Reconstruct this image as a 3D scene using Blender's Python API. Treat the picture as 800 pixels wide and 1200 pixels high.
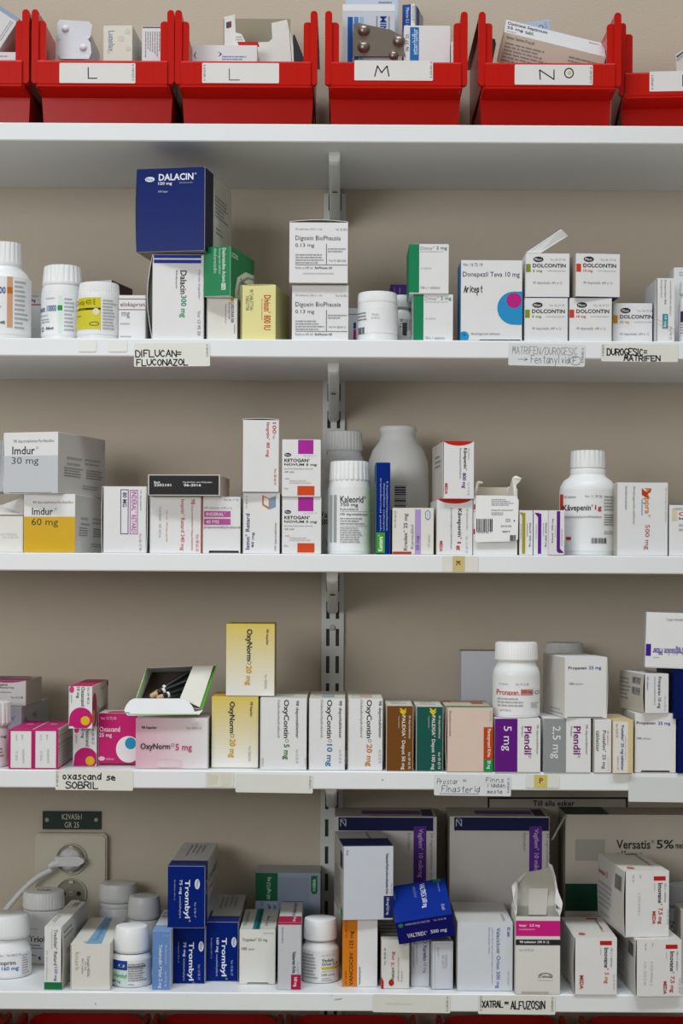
import bpy, math, random
from mathutils import Matrix, Vector
random.seed(7)
for o in list(bpy.data.objects):
    bpy.data.objects.remove(o, do_unlink=True)
SC = bpy.context.scene
COL = SC.collection
# ------------------------------------------------------------------ camera, world, lights, exposure
CAMD = 2.031            # distance from the lens to the front edges of the shelves
HZ, PX0, ROLL = 673.0, 400.0, 0.0055
cam_d = bpy.data.cameras.new('camera'); cam = bpy.data.objects.new('camera', cam_d); COL.objects.link(cam)
cam.location = (0, -CAMD, 1.5)
cam.rotation_euler = (Matrix.Rotation(-ROLL, 3, 'Y') @ Matrix.Rotation(math.pi/2, 3, 'X')).to_euler()
cam_d.sensor_width = 36; cam_d.lens = 36*CAMD*1000/1200; cam_d.shift_y = (HZ-600)/1200
cam_d.clip_start = 0.05
SC.camera = cam
w = bpy.data.worlds.new('room_light'); SC.world = w; w.use_nodes = True
wb = w.node_tree.nodes['Background']
wb.inputs[0].default_value = (1.0, 0.95, 0.85, 1); wb.inputs[1].default_value = 0.53
def area(name, loc, target, sx, sy, power, col, spread=180):
    l = bpy.data.lights.new(name, 'AREA'); l.shape = 'RECTANGLE'; l.size = sx; l.size_y = sy; l.energy = power; l.color = col; l.spread = math.radians(spread)
    o = bpy.data.objects.new(name, l); COL.objects.link(o); o.location = loc
    d = Vector(target)-Vector(loc); o.rotation_euler = d.to_track_quat('-Z', 'Y').to_euler()
    return o
area('ceiling_tube_light', (-0.8, -1.75, 5.0), (-0.1, 0.1, 0.7), 1.5, 0.3, 15, (0.90, 0.96, 1.0), 62)
area('ceiling_tube_light', (0.9, -1.75, 5.0), (0.1, 0.1, 0.7), 1.5, 0.3, 11, (0.90, 0.96, 1.0), 62)
area('added_fill_light', (-1.3, -2.5, 2.0), (-0.1, 0.1, 1.72), 1.2, 0.9, 7.4, (0.98, 0.985, 1.0), 64)  # added fill from front left, no actual lamp; lifts the shelf compartments
SC.view_settings.view_transform = 'Standard'; SC.view_settings.look = 'None'
SC.view_settings.gamma = 1.0; SC.view_settings.use_curve_mapping = False
SC.view_settings.exposure = -0.92
# ------------------------------------------------------------------ photo pixel -> place
def unroll(px, py):
    dx, dy = px-PX0, py-HZ
    return dx+dy*ROLL, dy-dx*ROLL
def wx(px, y, py=HZ): return unroll(px, py)[0]*(1+y/CAMD)/1000
def wz(py, y, px=PX0): return 1.5-unroll(px, py)[1]*(1+y/CAMD)/1000
def at(px, py, y): return Vector((wx(px, y, py), y, wz(py, y, px)))
# ------------------------------------------------------------------ materials
def lin(h):
    h = h.lstrip('#'); out = []
    for i in (0, 2, 4):
        v = int(h[i:i+2], 16)/255
        out.append(v/12.92 if v <= 0.04045 else ((v+0.055)/1.055)**2.4)
    return out
MATS = {}
def mat(hexcol, kind='card'):
    k = (hexcol, kind)
    if k in MATS: return MATS[k]
    m = bpy.data.materials.new(kind+'_'+hexcol.lstrip('#')); m.use_nodes = True
    nt = m.node_tree; b = nt.nodes['Principled BSDF']; c = lin(hexcol)
    if kind in ('card', 'ink', 'gloss'): s_ = (max(c)-min(c))/max(max(c), .01); mn = min(c); c = [max(.002, v*(1-.18*s_)-.55*s_*s_*mn) for v in c]
    rough, spec, nscale, amp, bump = {'card': (.5, .25, 60, .035, .0), 'gloss': (.24, .07, 60, .03, 0), 'plastic': (.36, .32, 30, .02, .0), 'ink': (.5, .2, 80, .03, 0),
        'bin': (.27, .22, 30, .02, 0), 'board': (.42, .4, 14, .03, .02), 'wall': (.9, .15, 5, .05, .3), 'metal': (.45, .4, 30, .03, 0), 'foil': (.33, .5, 90, .05, .06), 'tape': (.35, .4, 40, .05, 0), 'paint': (.4, .4, 30, .03, 0)}[kind]
    tc = nt.nodes.new('ShaderNodeTexCoord'); n = nt.nodes.new('ShaderNodeTexNoise'); n.inputs['Scale'].default_value = nscale; n.inputs['Detail'].default_value = 4
    nt.links.new(tc.outputs['Object'], n.inputs['Vector'])
    mx = nt.nodes.new('ShaderNodeMix'); mx.data_type = 'RGBA'
    mx.inputs['A'].default_value = [v*(1-amp) for v in c]+[1]; mx.inputs['B'].default_value = [min(1, v*(1+amp)) for v in c]+[1]
    nt.links.new(n.outputs['Fac'], mx.inputs['Factor']); nt.links.new(mx.outputs['Result'], b.inputs['Base Color'])
    b.inputs['Roughness'].default_value = rough; b.inputs['Specular IOR Level'].default_value = spec
    if kind == 'foil': b.inputs['Metallic'].default_value = .7
    if bump:
        n2 = nt.nodes.new('ShaderNodeTexNoise'); n2.inputs['Scale'].default_value = 420 if kind == 'wall' else 260; n2.inputs['Detail'].default_value = 3
        nt.links.new(tc.outputs['Object'], n2.inputs['Vector'])
        bp = nt.nodes.new('ShaderNodeBump'); bp.inputs['Strength'].default_value = bump; bp.inputs['Distance'].default_value = .0016 if kind == 'wall' else .001
        nt.links.new(n2.outputs['Fac'], bp.inputs['Height']); nt.links.new(bp.outputs['Normal'], b.inputs['Normal'])
    MATS[k] = m; return m
# ------------------------------------------------------------------ mesh collector
class MB:
    def __init__(s): s.v = []; s.f = []; s.m = []; s.sm = []; s.mats = []
    def mi(s, m):
        if m not in s.mats: s.mats.append(m)
        return s.mats.index(m)
    def add(s, vs, fs, m, smooth=False):
        o = len(s.v); s.v.extend([tuple(v) for v in vs]); i = s.mi(m)
        for f in fs: s.f.append([o+k for k in f]); s.m.append(i); s.sm.append(smooth)
    def box(s, x0, y0, z0, x1, y1, z1, m):
        s.add([(x0,y0,z0),(x1,y0,z0),(x1,y1,z0),(x0,y1,z0),(x0,y0,z1),(x1,y0,z1),(x1,y1,z1),(x0,y1,z1)],
              [(0,3,2,1),(4,5,6,7),(0,1,5,4),(1,2,6,5),(2,3,7,6),(3,0,4,7)], m)
    def slab(s, pts, off, m):            # polygon of 3D points with real thickness along vector off
        n = len(pts); a = [Vector(p) for p in pts]; b = [p+Vector(off) for p in a]
        s.add(a+b, [list(range(n)), list(range(2*n-1, n-1, -1))]+[(i, n+i, n+(i+1) % n, (i+1) % n) for i in range(n)], m)
    def tube(s, path, r, m, seg=10):
        path = [Vector(p) for p in path]; rings = []
        for i, p in enumerate(path):
            t = (path[min(i+1, len(path)-1)]-path[max(i-1, 0)]).normalized()
            a = t.cross(Vector((0, 0, 1)) if abs(t.z) < .9 else Vector((1, 0, 0))).normalized(); b = t.cross(a)
            rr = r[i] if isinstance(r, (list, tuple)) else r
            rings.append([p+(a*math.cos(2*math.pi*k/seg)+b*math.sin(2*math.pi*k/seg))*rr for k in range(seg)])
        vs = [v for g in rings for v in g]; fs = []
        for i in range(len(path)-1):
            for k in range(seg): fs.append((i*seg+k, i*seg+(k+1) % seg, (i+1)*seg+(k+1) % seg, (i+1)*seg+k))
        fs += [list(range(seg)), list(range((len(path)-1)*seg, len(path)*seg))]
        s.add(vs, fs, m, True)
    def lathe(s, prof, m, seg=64, flute=None, cx=0, cy=0):   # prof: (r,z) list; flute(phi,k)->factor
        vs = []; fs = []; n = len(prof)
        for k, (r, z) in enumerate(prof):
            for j in range(seg):
                ph = 2*math.pi*j/seg; q = r*(flute(ph, k) if flute else 1)
                vs.append((cx+q*math.sin(ph), cy-q*math.cos(ph), z))
        for k in range(n-1):
            for j in range(seg): fs.append((k*seg+j, k*seg+(j+1) % seg, (k+1)*seg+(j+1) % seg, (k+1)*seg+j))
        fs += [list(range(seg)), list(range((n-1)*seg, n*seg))]
        s.add(vs, fs, m, True)
    def build(s, name, parent=None, sharp=35):
        me = bpy.data.meshes.new(name); me.from_pydata(s.v, [], s.f)
        for m in s.mats: me.materials.append(m)
        me.polygons.foreach_set('material_index', s.m); me.polygons.foreach_set('use_smooth', s.sm); me.update()
        if any(s.sm): me.set_sharp_from_angle(angle=math.radians(sharp))
        o = bpy.data.objects.new(name, me); COL.objects.link(o)
        if parent: o.parent = parent
        return o
def empty(name, loc, rot=(0, 0, 0)):
    o = bpy.data.objects.new(name, None); COL.objects.link(o); o.location = loc; o.rotation_euler = rot; o.empty_display_size = .02
    return o
def tag(o, label, cat, group=None):
    o['label'] = label; o['category'] = cat
    if group: o['group'] = group
    return o
# ------------------------------------------------------------------ printing
def R(x0, y0, x1, y1, c): return ('r', x0, y0, x1, y1, c)
def T(x0, y0, x1, y1, s, c='#333338', rot=0, b=0): return ('t', x0, y0, x1, y1, s, c, rot, b)
def E(cx, cy, rx, ry, c): return ('e', cx, cy, rx, ry, c)
def G(x0, y0, x1, y1, n, c='#939397', rot=0): return ('g', x0, y0, x1, y1, n, c, rot)
def BC(x0, y0, x1, y1, c='#2a2a2c', rot=0): return ('b', x0, y0, x1, y1, c, rot)
def OL(x0, y0, x1, y1, lw, c): return ('o', x0, y0, x1, y1, lw, c)
def P(pts, c): return ('p', pts, c)
def H(x0, y0, x1, y1, s, c='#1c1c20', lw=.8, sl=0): return ('h', x0, y0, x1, y1, s, c, lw, sl)
def EO(cx, cy, rx, ry, lw, c): return ('eo', cx, cy, rx, ry, lw, c)
def GR(x0, y0, x1, y1, ca, cb, n=14): # printed vertical blend
    A = [int(ca[i:i+2], 16) for i in (1, 3, 5)]; Bc = [int(cb[i:i+2], 16) for i in (1, 3, 5)]; out = []
    for i in range(n):
        t = (i/(n-1))**.7; c = '#'+''.join('%02x' % round(a+(b-a)*t) for a, b in zip(A, Bc))
        out.append(('r', x0, y0+(y1-y0)*i/n, x1, y0+(y1-y0)*(i+1)/n, c))
    return out
GLY = {}
def glyphs(s, bold):
    k = (s, bold)
    if k in GLY: return GLY[k]
    vs = []; fs = []; pen = 0
    parts = s.replace('®', '\x00®\x00').split('\x00')
    for part in parts:
        if not part.strip(): pen += .25*len(part); continue
        reg = part == '®'
        cu = bpy.data.curves.new('t', 'FONT'); cu.body = part; cu.resolution_u = 2; cu.offset = min(.021, .024*bold) if bold and not reg else 0; cu.fill_mode = 'FRONT'
        o = bpy.data.objects.new('t', cu); me = bpy.data.meshes.new_from_object(o)
        q = .42 if reg else 1; up = .42 if reg else 0; b0 = len(vs); mx = max(v.co.x for v in me.vertices)
        vs += [(pen+v.co.x*q, up+v.co.y*q) for v in me.vertices]; fs += [[b0+i for i in p.vertices] for p in me.polygons]
        pen += mx*q+.06+(.25 if part.endswith(' ') else 0)
        bpy.data.objects.remove(o); bpy.data.curves.remove(cu); bpy.data.meshes.remove(me)
    x0 = min(v[0] for v in vs); x1 = max(v[0] for v in vs); y0 = min(v[1] for v in vs); y1 = max(v[1] for v in vs)
    vs = [((x-x0)/max(1e-6, x1-x0), (y-y0)/max(1e-6, y1-y0)) for x, y in vs]
    GLY[k] = (vs, fs); return GLY[k]
ST = dict(A='03 39 63|15 55', B='03 09 49 58 57 46 06|46 65 64 53 03', C='58 39 18 06 14 33 54', D='03 09 39 67 65 43 03', E='69 09 03 63|06 46', F='69 09 03|06 46',
    G='68 39 18 06 14 33 53 65 35', I='39 33', K='03 09|69 06 63', L='09 03 63', M='03 19 35 59 63', N='03 09 63 69', O='39 18 06 14 33 54 66 58 39', P='03 09 49 68 67 56 06',
    R='03 09 49 68 67 56 06|36 63', S='68 49 19 08 17 46 65 64 43 13 04', T='09 69|39 33', U='09 05 14 33 54 65 69', X='09 63|69 03', Y='09 36 69|36 33', Z='09 69 03 63',
    a='57 27 05 04 23 44 57 53', c='56 37 17 05 14 33 53', d='57 27 05 04 23 44 57|59 53', e='05 55 46 27 06 04 23 53', f='59 38 33|16 56', i='37 33|39 38', l='39 33', m='03 07|06 17 26 23|26 37 46 53',
    n='03 07|06 27 46 53', o='27 06 04 23 44 46 27', p='07 00|06 27 46 45 33 04', r='03 07|05 27 47', s='57 27 16 45 54 33 03', t='39 34 43 53|17 57', v='07 23 47', x='07 53|57 03', y='07 24|57 10', k='03 09|57 05 53')
ST['='] = '07 57|05 55'; ST['/'] = '03 69'; ST['>'] = '06 66|48 66 44'; ST['å'] = ST['a']+'|29 39'
def draw(mb, cmds, M, kind='ink', cols=1, clip=None):
    """M(px,py,e) -> 3D point on the printed surface, e metres in front of it"""
    e = 0.00012; rnd = random.Random(len(cmds)*31+5)
    def quad(a, b, c, d, m):            # px corners, split in columns so that the print follows a round wall
        vs = []; fs = []
        for i in range(cols+1):
            t = i/cols
            vs.append(M(a[0]+(b[0]-a[0])*t, a[1]+(b[1]-a[1])*t, e)); vs.append(M(d[0]+(c[0]-d[0])*t, d[1]+(c[1]-d[1])*t, e))
        for i in range(cols): fs.append((2*i, 2*i+2, 2*i+3, 2*i+1))
        mb.add(vs, fs, m)
    def rect(x0, y0, x1, y1, m): quad((x0, y0), (x1, y0), (x1, y1), (x0, y1), m)
    def poly(pts, m): mb.add([M(x, y, e) for x, y in pts], [list(range(len(pts)))], m)
    def clipped(pts):
        if not clip: return pts
        for ax, lim, sg in ((0, clip[0], 1), (0, clip[2], -1), (1, clip[1], 1), (1, clip[3], -1)):
            out = []
            for i, p in enumerate(pts):
                q = pts[i-1]; pi = (p[ax]-lim)*sg >= 0; qi = (q[ax]-lim)*sg >= 0
                if pi != qi:
                    t = (lim-q[ax])/(p[ax]-q[ax]); out.append((q[0]+(p[0]-q[0])*t, q[1]+(p[1]-q[1])*t))
                if pi: out.append(p)
            pts = out
            if not pts: return pts
        return pts
    def ribbon(pts, lw, m):
        for (xa, ya), (xb, yb) in zip(pts, pts[1:]):
            L = math.hypot(xb-xa, yb-ya) or 1; nx, ny = -(yb-ya)/L*lw/2, (xb-xa)/L*lw/2
            mb.add([M(xa+nx, ya+ny, e), M(xb+nx, yb+ny, e), M(xb-nx, yb-ny, e), M(xa-nx, ya-ny, e)], [(0, 1, 2, 3)], m)
        for x, y in pts: mb.add([M(x+lw/2*math.cos(k*math.pi/3), y+lw/2*math.sin(k*math.pi/3), e*1.05) for k in range(6)], [list(range(6))], m)
    for c in cmds:
        e += 0.00004
        t = c[0]
        if t == 'r': rect(c[1], c[2], c[3], c[4], mat(c[5], kind))
        elif t == 'e':
            pts = clipped([(c[1]+c[3]*math.cos(k*math.pi/18), c[2]+c[4]*math.sin(k*math.pi/18)) for k in range(36)])
            if pts: poly(pts, mat(c[5], kind))
        elif t == 'eo': ribbon([(c[1]+c[3]*math.cos(k*math.pi/12), c[2]+c[4]*math.sin(k*math.pi/12)) for k in range(25)], c[5], mat(c[6], kind))
        elif t == 'p': poly(c[1], mat(c[2], kind))
        elif t == 'o':
            _, x0, y0, x1, y1, lw, cc = c; m = mat(cc, kind)
            rect(x0, y0, x1, y0+lw, m); rect(x0, y1-lw, x1, y1, m); rect(x0, y0+lw, x0+lw, y1-lw, m); rect(x1-lw, y0+lw, x1, y1-lw, m)
        elif t == 'b':
            _, x0, y0, x1, y1, cc, rot = c; m = mat(cc, kind); p = 0; L = (x1-x0) if not rot else (y1-y0)
            while p < L:
                bw = rnd.choice((.5, .5, 1, 1.4)); bw = min(bw*L/20, L-p)
                if rot: rect(x0, y0+p, x1, y0+p+bw, m)
                else: rect(x0+p, y0, x0+p+bw, y1, m)
                p += bw+rnd.choice((.5, .6, 1))*L/20
        elif t == 'g':
            _, x0, y0, x1, y1, n, cc, rot = c
            cv = [int(cc[i:i+2], 16) for i in (1, 3, 5)]
            if sum(cv) < 460: cc = '#'+''.join('%02x' % round(v*.62+214*.38) for v in cv)
            m = mat(cc, kind)
            L, Wd = ((x1-x0), (y1-y0)) if not rot else ((y1-y0), (x1-x0))
            for i in range(n):
                th = Wd/n*.44; a = Wd/n*(i+.25); p = 0; end = L*rnd.uniform(.62, 1)
                while p < end:
                    ww = min(rnd.uniform(.05, .2)*L, end-p)
                    if rot: rect(x1-a-th, y0+p, x1-a, y0+p+ww, m)
                    else: rect(x0+p, y0+a, x0+p+ww, y0+a+th, m)
                    p += ww+.02*L
        elif t == 't':
            _, x0, y0, x1, y1, s, cc, rot, b = c; vs, fs = glyphs(s, b); dx, dy = x1-x0, y1-y0
            if rot == 'd': q = [(x0+v*dx, y0+u*dy) for u, v in vs]
            elif rot == 'u': q = [(x1-v*dx, y1-u*dy) for u, v in vs]
            elif rot == 'f': q = [(x1-u*dx, y0+v*dy) for u, v in vs]
            else: q = [(x0+u*dx, y1-v*dy) for u, v in vs]
            mb.add([M(x, y, e) for x, y in q], fs, mat(cc, kind))
        elif t == 'h':
            _, x0, y0, x1, y1, s, cc, lw, sl = c; m = mat(cc, kind)
            adv = [3.6 if ch in 'Iil' else 4.2 if ch == ' ' else 7.6 for ch in s]; S = (x1-x0)/(sum(adv)-1.6); V = (y1-y0)/6; p = 0
            for ch, a in zip(s, adv):
                if ch != ' ':
                    ox = -2.2 if ch in 'Iil' else 0; jy = rnd.uniform(-.35, .35)
                    for st in ST[ch].split('|'):
                        pts = [(int(q[0])+rnd.uniform(-.25, .25)+ox, int(q[1])-3+jy) for q in st.split()]
                        ribbon([(x0+(p+x+sl*y)*S, y1-y*V) for x, y in pts], lw, m)
                p += a
# ------------------------------------------------------------------ cartons
class Bx: pass
CARD = '#dededf'
def carton(label, x0, y0, x1, y1, yf, D, on, art=(), col=CARD, side=None, left=None, right=None, top=None, bot=None, lid=None, yaw=0, pitch=0, roll=0, La=(), Ra=(), Ta=(), Ba=(),
           gap=(.6, .6, .3, .6), notch=None, bl=0, br=0, bt=0, bb=0, flat=False, h=None, kind='card', group=None, zl=None, part=True):
    psi = math.radians(yaw); W = (x1-x0)/1000; bl, br, bt, bb = bl/1000, br/1000, bt/1000, bb/1000
    ym = (y0+y1)/2
    for _ in range(8):
        yl = yf-W/2*math.sin(psi); yr = yf+W/2*math.sin(psi); xl = wx(x0, yl, ym); xr = wx(x1, yr, ym); W = (xr-xl)/math.cos(psi)
    xm = (x0+x1)/2
    zb = on+.0004 if zl is None else zl
    Hh = wz(y0, yf, xm)-zb if h is None else h/1000
    c = Vector(((xl+xr)/2, yf, zb))
    root = empty('medicine_carton', (0, 0, 0)); tag(root, label, 'medicine box', group)
    Rm = Matrix.Rotation(psi, 4, 'Z') @ Matrix.Rotation(math.radians(roll), 4, 'Y') @ Matrix.Rotation(math.radians(pitch), 4, 'X')
    root.matrix_world = Matrix.Translation(c) @ Rm @ Matrix.Translation((0, D/2, 0))
    oy = -D/2
    w = W/2; n = 6; ch = .0006
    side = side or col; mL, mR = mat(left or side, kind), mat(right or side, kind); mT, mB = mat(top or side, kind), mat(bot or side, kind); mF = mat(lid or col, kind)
    loop = []; tags = []
    def edge(a, b, nrm, bulge, m):
        for i in range(n+1):
            t = i/n; loop.append((a[0]+(b[0]-a[0])*t+nrm[0]*bulge*math.sin(math.pi*t), a[1]+(b[1]-a[1])*t+nrm[1]*bulge*math.sin(math.pi*t))); tags.append(m)
    edge((-w+ch, 0), (w-ch, 0), (0, -1), bb, mB); edge((w, ch), (w, Hh-ch), (1, 0), br, mR)
    edge((w-ch, Hh), (-w+ch, Hh), (0, 1), bt, mT); edge((-w, Hh-ch), (-w, ch), (-1, 0), bl, mL)
    N = len(loop); mb = MB()
    vs = [(x, oy, z) for x, z in loop]+[(x, oy+D, z) for x, z in loop]
    for i in range(N): mb.add([vs[i], vs[(i+1) % N], vs[N+(i+1) % N], vs[N+i]], [(0, 1, 2, 3)], tags[i])
    mb.add(vs[N:], [list(range(N))[::-1]], mat(side, kind))
    def inset(k): return [(x*(1-k/w), Hh/2+(z-Hh/2)*(1-2*k/Hh)) for x, z in loop]
    if flat: mb.add(vs[:N], [list(range(N))], mF)
    else:
        il = inset(.0005)
        for i in range(N):
            j = (i+1) % N
            mb.add([vs[i], vs[j], (il[j][0], oy, il[j][1]), (il[i][0], oy, il[i][1])], [(0, 1, 2, 3)], tags[i])
            mb.add([(il[i][0], oy, il[i][1]), (il[j][0], oy, il[j][1]), (il[j][0], oy+.007, il[j][1]), (il[i][0], oy+.007, il[i][1])], [(0, 1, 2, 3)], mat(side, kind))
        mb.add([(x, oy+.007, z) for x, z in il], [list(range(N))], mat('#6a665f'))  # card coloured dark here to stand for shade behind the end flap
    sx = 1/(x1-x0)
    def MF(px, py, e):
        return (((px-x0)*sx-.5)*W, oy-e, max(.0003, min(Hh-.0002, wz(py, yf, xm)-zb)) if h is None else Hh*(1-(py-y0)/(y1-y0)))
    if flat: draw(mb, list(art), MF, clip=(x0, y0, x1, 9999))
    draw(mb, list(La), lambda u, v, e: (-w-e-bl*math.sin(math.pi*max(0, min(1, v))), oy+D*(1-u), Hh*(1-v)), clip=(0, 0, 1, 1))
    draw(mb, list(Ra), lambda u, v, e: (w+e+br*math.sin(math.pi*max(0, min(1, v))), oy+D*u, Hh*(1-v)), clip=(0, 0, 1, 1))
    draw(mb, list(Ta), lambda u, v, e: ((u-.5)*W, oy+D*(1-v), Hh+e+bt*math.sin(math.pi*max(0, min(1, u)))), clip=(0, 0, 1, 1))
    draw(mb, list(Ba), lambda u, v, e: ((u-.5)*W, oy+D*v, -e), clip=(0, 0, 1, 1))
    mb.build('carton_body', root)
    if not flat:
        gl, gr, gt, gb = [g/1000 for g in gap]; lb = MB()
        pts = [(-w+gl, gb), (w-gr, gb), (w-gr, Hh-gt), (-w+gl, Hh-gt)]
        if notch:
            f0, f1, dp = notch; a = -w+gl+f0*2*w; b = -w+gl+f1*2*w; dp /= 1000
            pts = [(-w+gl, gb), (a, gb), (a+.001, gb+dp), (b-.001, gb+dp), (b, gb), (w-gr, gb), (w-gr, Hh-gt), (-w+gl, Hh-gt)]
        lb.slab([(x, oy-.0001, z) for x, z in pts], (0, .0005, 0), mF)
        draw(lb, list(art), lambda px, py, e: MF(px, py, e+.0001), clip=(x0, y0, x1, 9999))
        lb.build('end_flap', root)
    r = Bx(); r.root = root; r.zt = zb+Hh+bt; r.W = W; r.H = Hh; r.c = c; r.yf = yf
    return r
# ------------------------------------------------------------------ bottles
PL = '#e2e4e4'
def bottle(label, cx, yc, on, prof, cap, flutes=0, amp=.03, lab=None, art=(), col=PL, capcol=PL, labcol='#e4e5e6', ring=None, name='pill_bottle', cat='pill bottle', group=None, text_top=None, square=0):
    s = (1+yc/CAMD)/1000; ymid = (prof[0][1]+prof[-1][1])/2; X = wx(cx, yc, ymid)
    root = empty(name, (X, yc, on+.0003)); tag(root, label, cat, group)
    Z = lambda py: wz(py, yc, cx)-on-.0003
    pr = [(r*s, Z(y)) for r, y in prof]; zlast = pr[-1][1]
    rb = pr[-1][0]; pr = [p for p in pr if p[1] > .004]+[(rb, .0022), (rb*.985, .0006), (rb*.94, 0), (rb*.5, 0.0004), (.0005, .001)]
    def sq(ph, k): return 1+square*(abs(math.cos(2*ph))-.5) if square else 1
    mb = MB(); mb.lathe(pr, mat(col, 'plastic'), 64, sq); mb.build('bottle_body', root, 40)
    cp = [(r*s, Z(y)) for r, y in cap]; top = cp[0][1]
    cm = MB()
    full = [(.0004, top-.0002), (cp[0][0]*.9, top), (cp[0][0]*.97, top-.0006)]+[(r, z) for r, z in cp[:1] for z in (z-.002,)]+cp[1:]
    nb = len(full)
    if flutes:
        kk = 3; f = lambda ph, k: 1-amp*(.5+.5*math.cos(flutes*ph))**(1 if flutes > 40 else 3) if 2 < k < nb-(ring or 1) else 1
        cm.lathe(full+[(full[-1][0]*.8, full[-1][1])], mat(capcol, 'plastic'), max(96, flutes*4 if flutes > 40 else flutes*8), f)
    else: cm.lathe(full+[(full[-1][0]*.8, full[-1][1])], mat(capcol, 'plastic'), 64)
    if text_top:
        ct = cp[0][0]
        draw(cm, text_top, lambda u, v, e: ((u-.5)*2*ct, (.5-v)*2*ct, top+e))
    cm.build('screw_cap', root, 40)
    if lab:
        rl, ly0, ly1 = lab; rl = rl*s+.0003; lm = MB(); z1, z0 = Z(ly0), max(.003, Z(ly1)); vs = []; fs = []; K = 48
        for k in range(K+1):
            ph = math.radians(-165+330*k/K); q = rl*sq(ph, 0)
            for z in (z0, z1): vs.append((q*math.sin(ph), -q*math.cos(ph), z))
        for k in range(K): fs.append((2*k, 2*k+2, 2*k+3, 2*k+1))
        lm.add(vs, fs, mat(labcol, 'card'), True)
        def MC(px, py, e):
            u = max(-.992, min(.992, (px-cx)*s/rl)); ph = math.asin(u); q = (rl+e)*sq(ph, 0)
            return (q*math.sin(ph), -q*math.cos(ph), max(.003, Z(py)))
        draw(lm, list(art), MC, cols=10)
        lm.build('paper_label', root)
    r = Bx(); r.root = root; r.zt = on+top; return r
# ------------------------------------------------------------------ the wall, shelves, upright, brackets
DEPTH = .25
m = MB(); m.box(-2.2, DEPTH, 0, 2.2, DEPTH+.1, 2.9, mat('#c6bbaa', 'wall')); o = m.build('wall_back'); o['kind'] = 'structure'
m = MB(); m.box(-2.2, -3.2, -.05, 2.2, DEPTH+.1, 0, mat('#ece2cd', 'board')); o = m.build('floor'); o['kind'] = 'structure'
STOP = [145.5, 398.0, 649.5, 904.0, 1164.0, 1420.0]
SZ = [None]+[1.5+(HZ-y)/1000 for y in STOP]
SZ[6] = wz(1189, .222)-.1362
sname = ['topmost white shelf board carrying the red bins', 'white shelf board under the navy box, second from the top', 'middle white shelf board with the tape marked K',
         'white shelf board with the tape marked P, fourth from the top', 'lowest stocked white shelf board in front of the wall socket', 'white shelf board under the lower row of red bins']
for i in range(1, 7):
    m = MB(); x0, x1, z, t, c = -1.1, 1.1, SZ[i], .021, .0012; wm = mat('#e3e6e8', 'board')
    pr = [(c, z-t), (DEPTH-.0005, z-t), (DEPTH-.0005, z), (c, z), (0, z-c), (0, z-t+c)]
    m.slab([(x0, y, zz) for y, zz in pr], (x1-x0, 0, 0), wm)
    if i == 5: draw(m, [P([(391, 1171), (400, 1169.6), (401, 1171), (393, 1172.4)], '#a9a9a4'), P([(111, 1175), (113, 1177), (112, 1177.6)], '#55554f'), P([(384, 1167.5), (390, 1166), (390, 1166.6)], '#b5b5b0'), P([(219, 1166.5), (220, 1168), (219.4, 1168)], '#66665f')], lambda px, py, e: (wx(px, 0, py), -e, wz(py, 0, px)))
    if i == 4: draw(m, [P([(447, 913), (449, 912.6), (449, 915), (447.4, 915)], '#c9b690')], lambda px, py, e: (wx(px, 0, py), -e, wz(py, 0, px)))
    o = m.build('shelf_board'); tag(o, sname[i-1], 'shelf', 'white shelf boards')
# slotted upright: real slots in two columns
ux = wx(390, DEPTH); um = mat('#d3d5d3', 'paint')
root = empty('slotted_upright', (ux, DEPTH, 0)); tag(root, 'white slotted metal upright fixed to the wall behind the shelves', 'shelf upright')
m = MB(); yf_, hw = -.007, .0145; z0, z1 = .75, SZ[1]-.03; pitch = .0357; sh = .0225; sw = .0022
xs = [-hw, -.0085, -.0040, .0040, .0085, hw]
zc = []; z = z0
while z < z1: zc += [z, z+pitch-sh]; z += pitch
zc.append(z)
vi = {}
vs = []
for a, x in enumerate(xs):
    for b, zz in enumerate(zc): vi[a, b] = len(vs); vs.append((x, yf_, zz))
fs = []
for a in range(5):
    for b in range(len(zc)-1):
        if a in (1, 3) and b % 2 == 1: continue
        fs.append((vi[a, b], vi[a+1, b], vi[a+1, b+1], vi[a, b+1]))
m.add(vs, fs, um)
m.box(-hw, yf_+.0004, z0, -hw+.0015, -.0001, z, um); m.box(hw-.0015, yf_+.0004, z0, hw, -.0001, z, um); m.box(-.0012, yf_+.0005, z0, .0012, -.0006, z, um)
m.box(-hw+.0016, -.0016, z0, -.0014, -.0006, z, mat('#5a564e')); m.box(.0014, -.0016, z0, hw-.0016, -.0006, z, mat('#5a564e'))
m.build('slotted_channel', root)
for zz in (1.43, 1.0):
    m = MB(); m.lathe([(.0004, .0022), (.0025, .002), (.0038, .0008), (.004, 0)], mat('#b9bab8', 'metal'), 20)
    s_ = m.build('screw', root); s_.location = (0, yf_-.0003, zz); s_.rotation_euler = (math.pi/2, 0, 0)
bk = ['topmost bracket arm, under the shelf of red bins', 'bracket arm under the shelf with the navy box', 'bracket arm under the middle shelf', 'bracket arm under the shelf with the P tape', 'bracket arm under the lowest stocked shelf']
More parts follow.
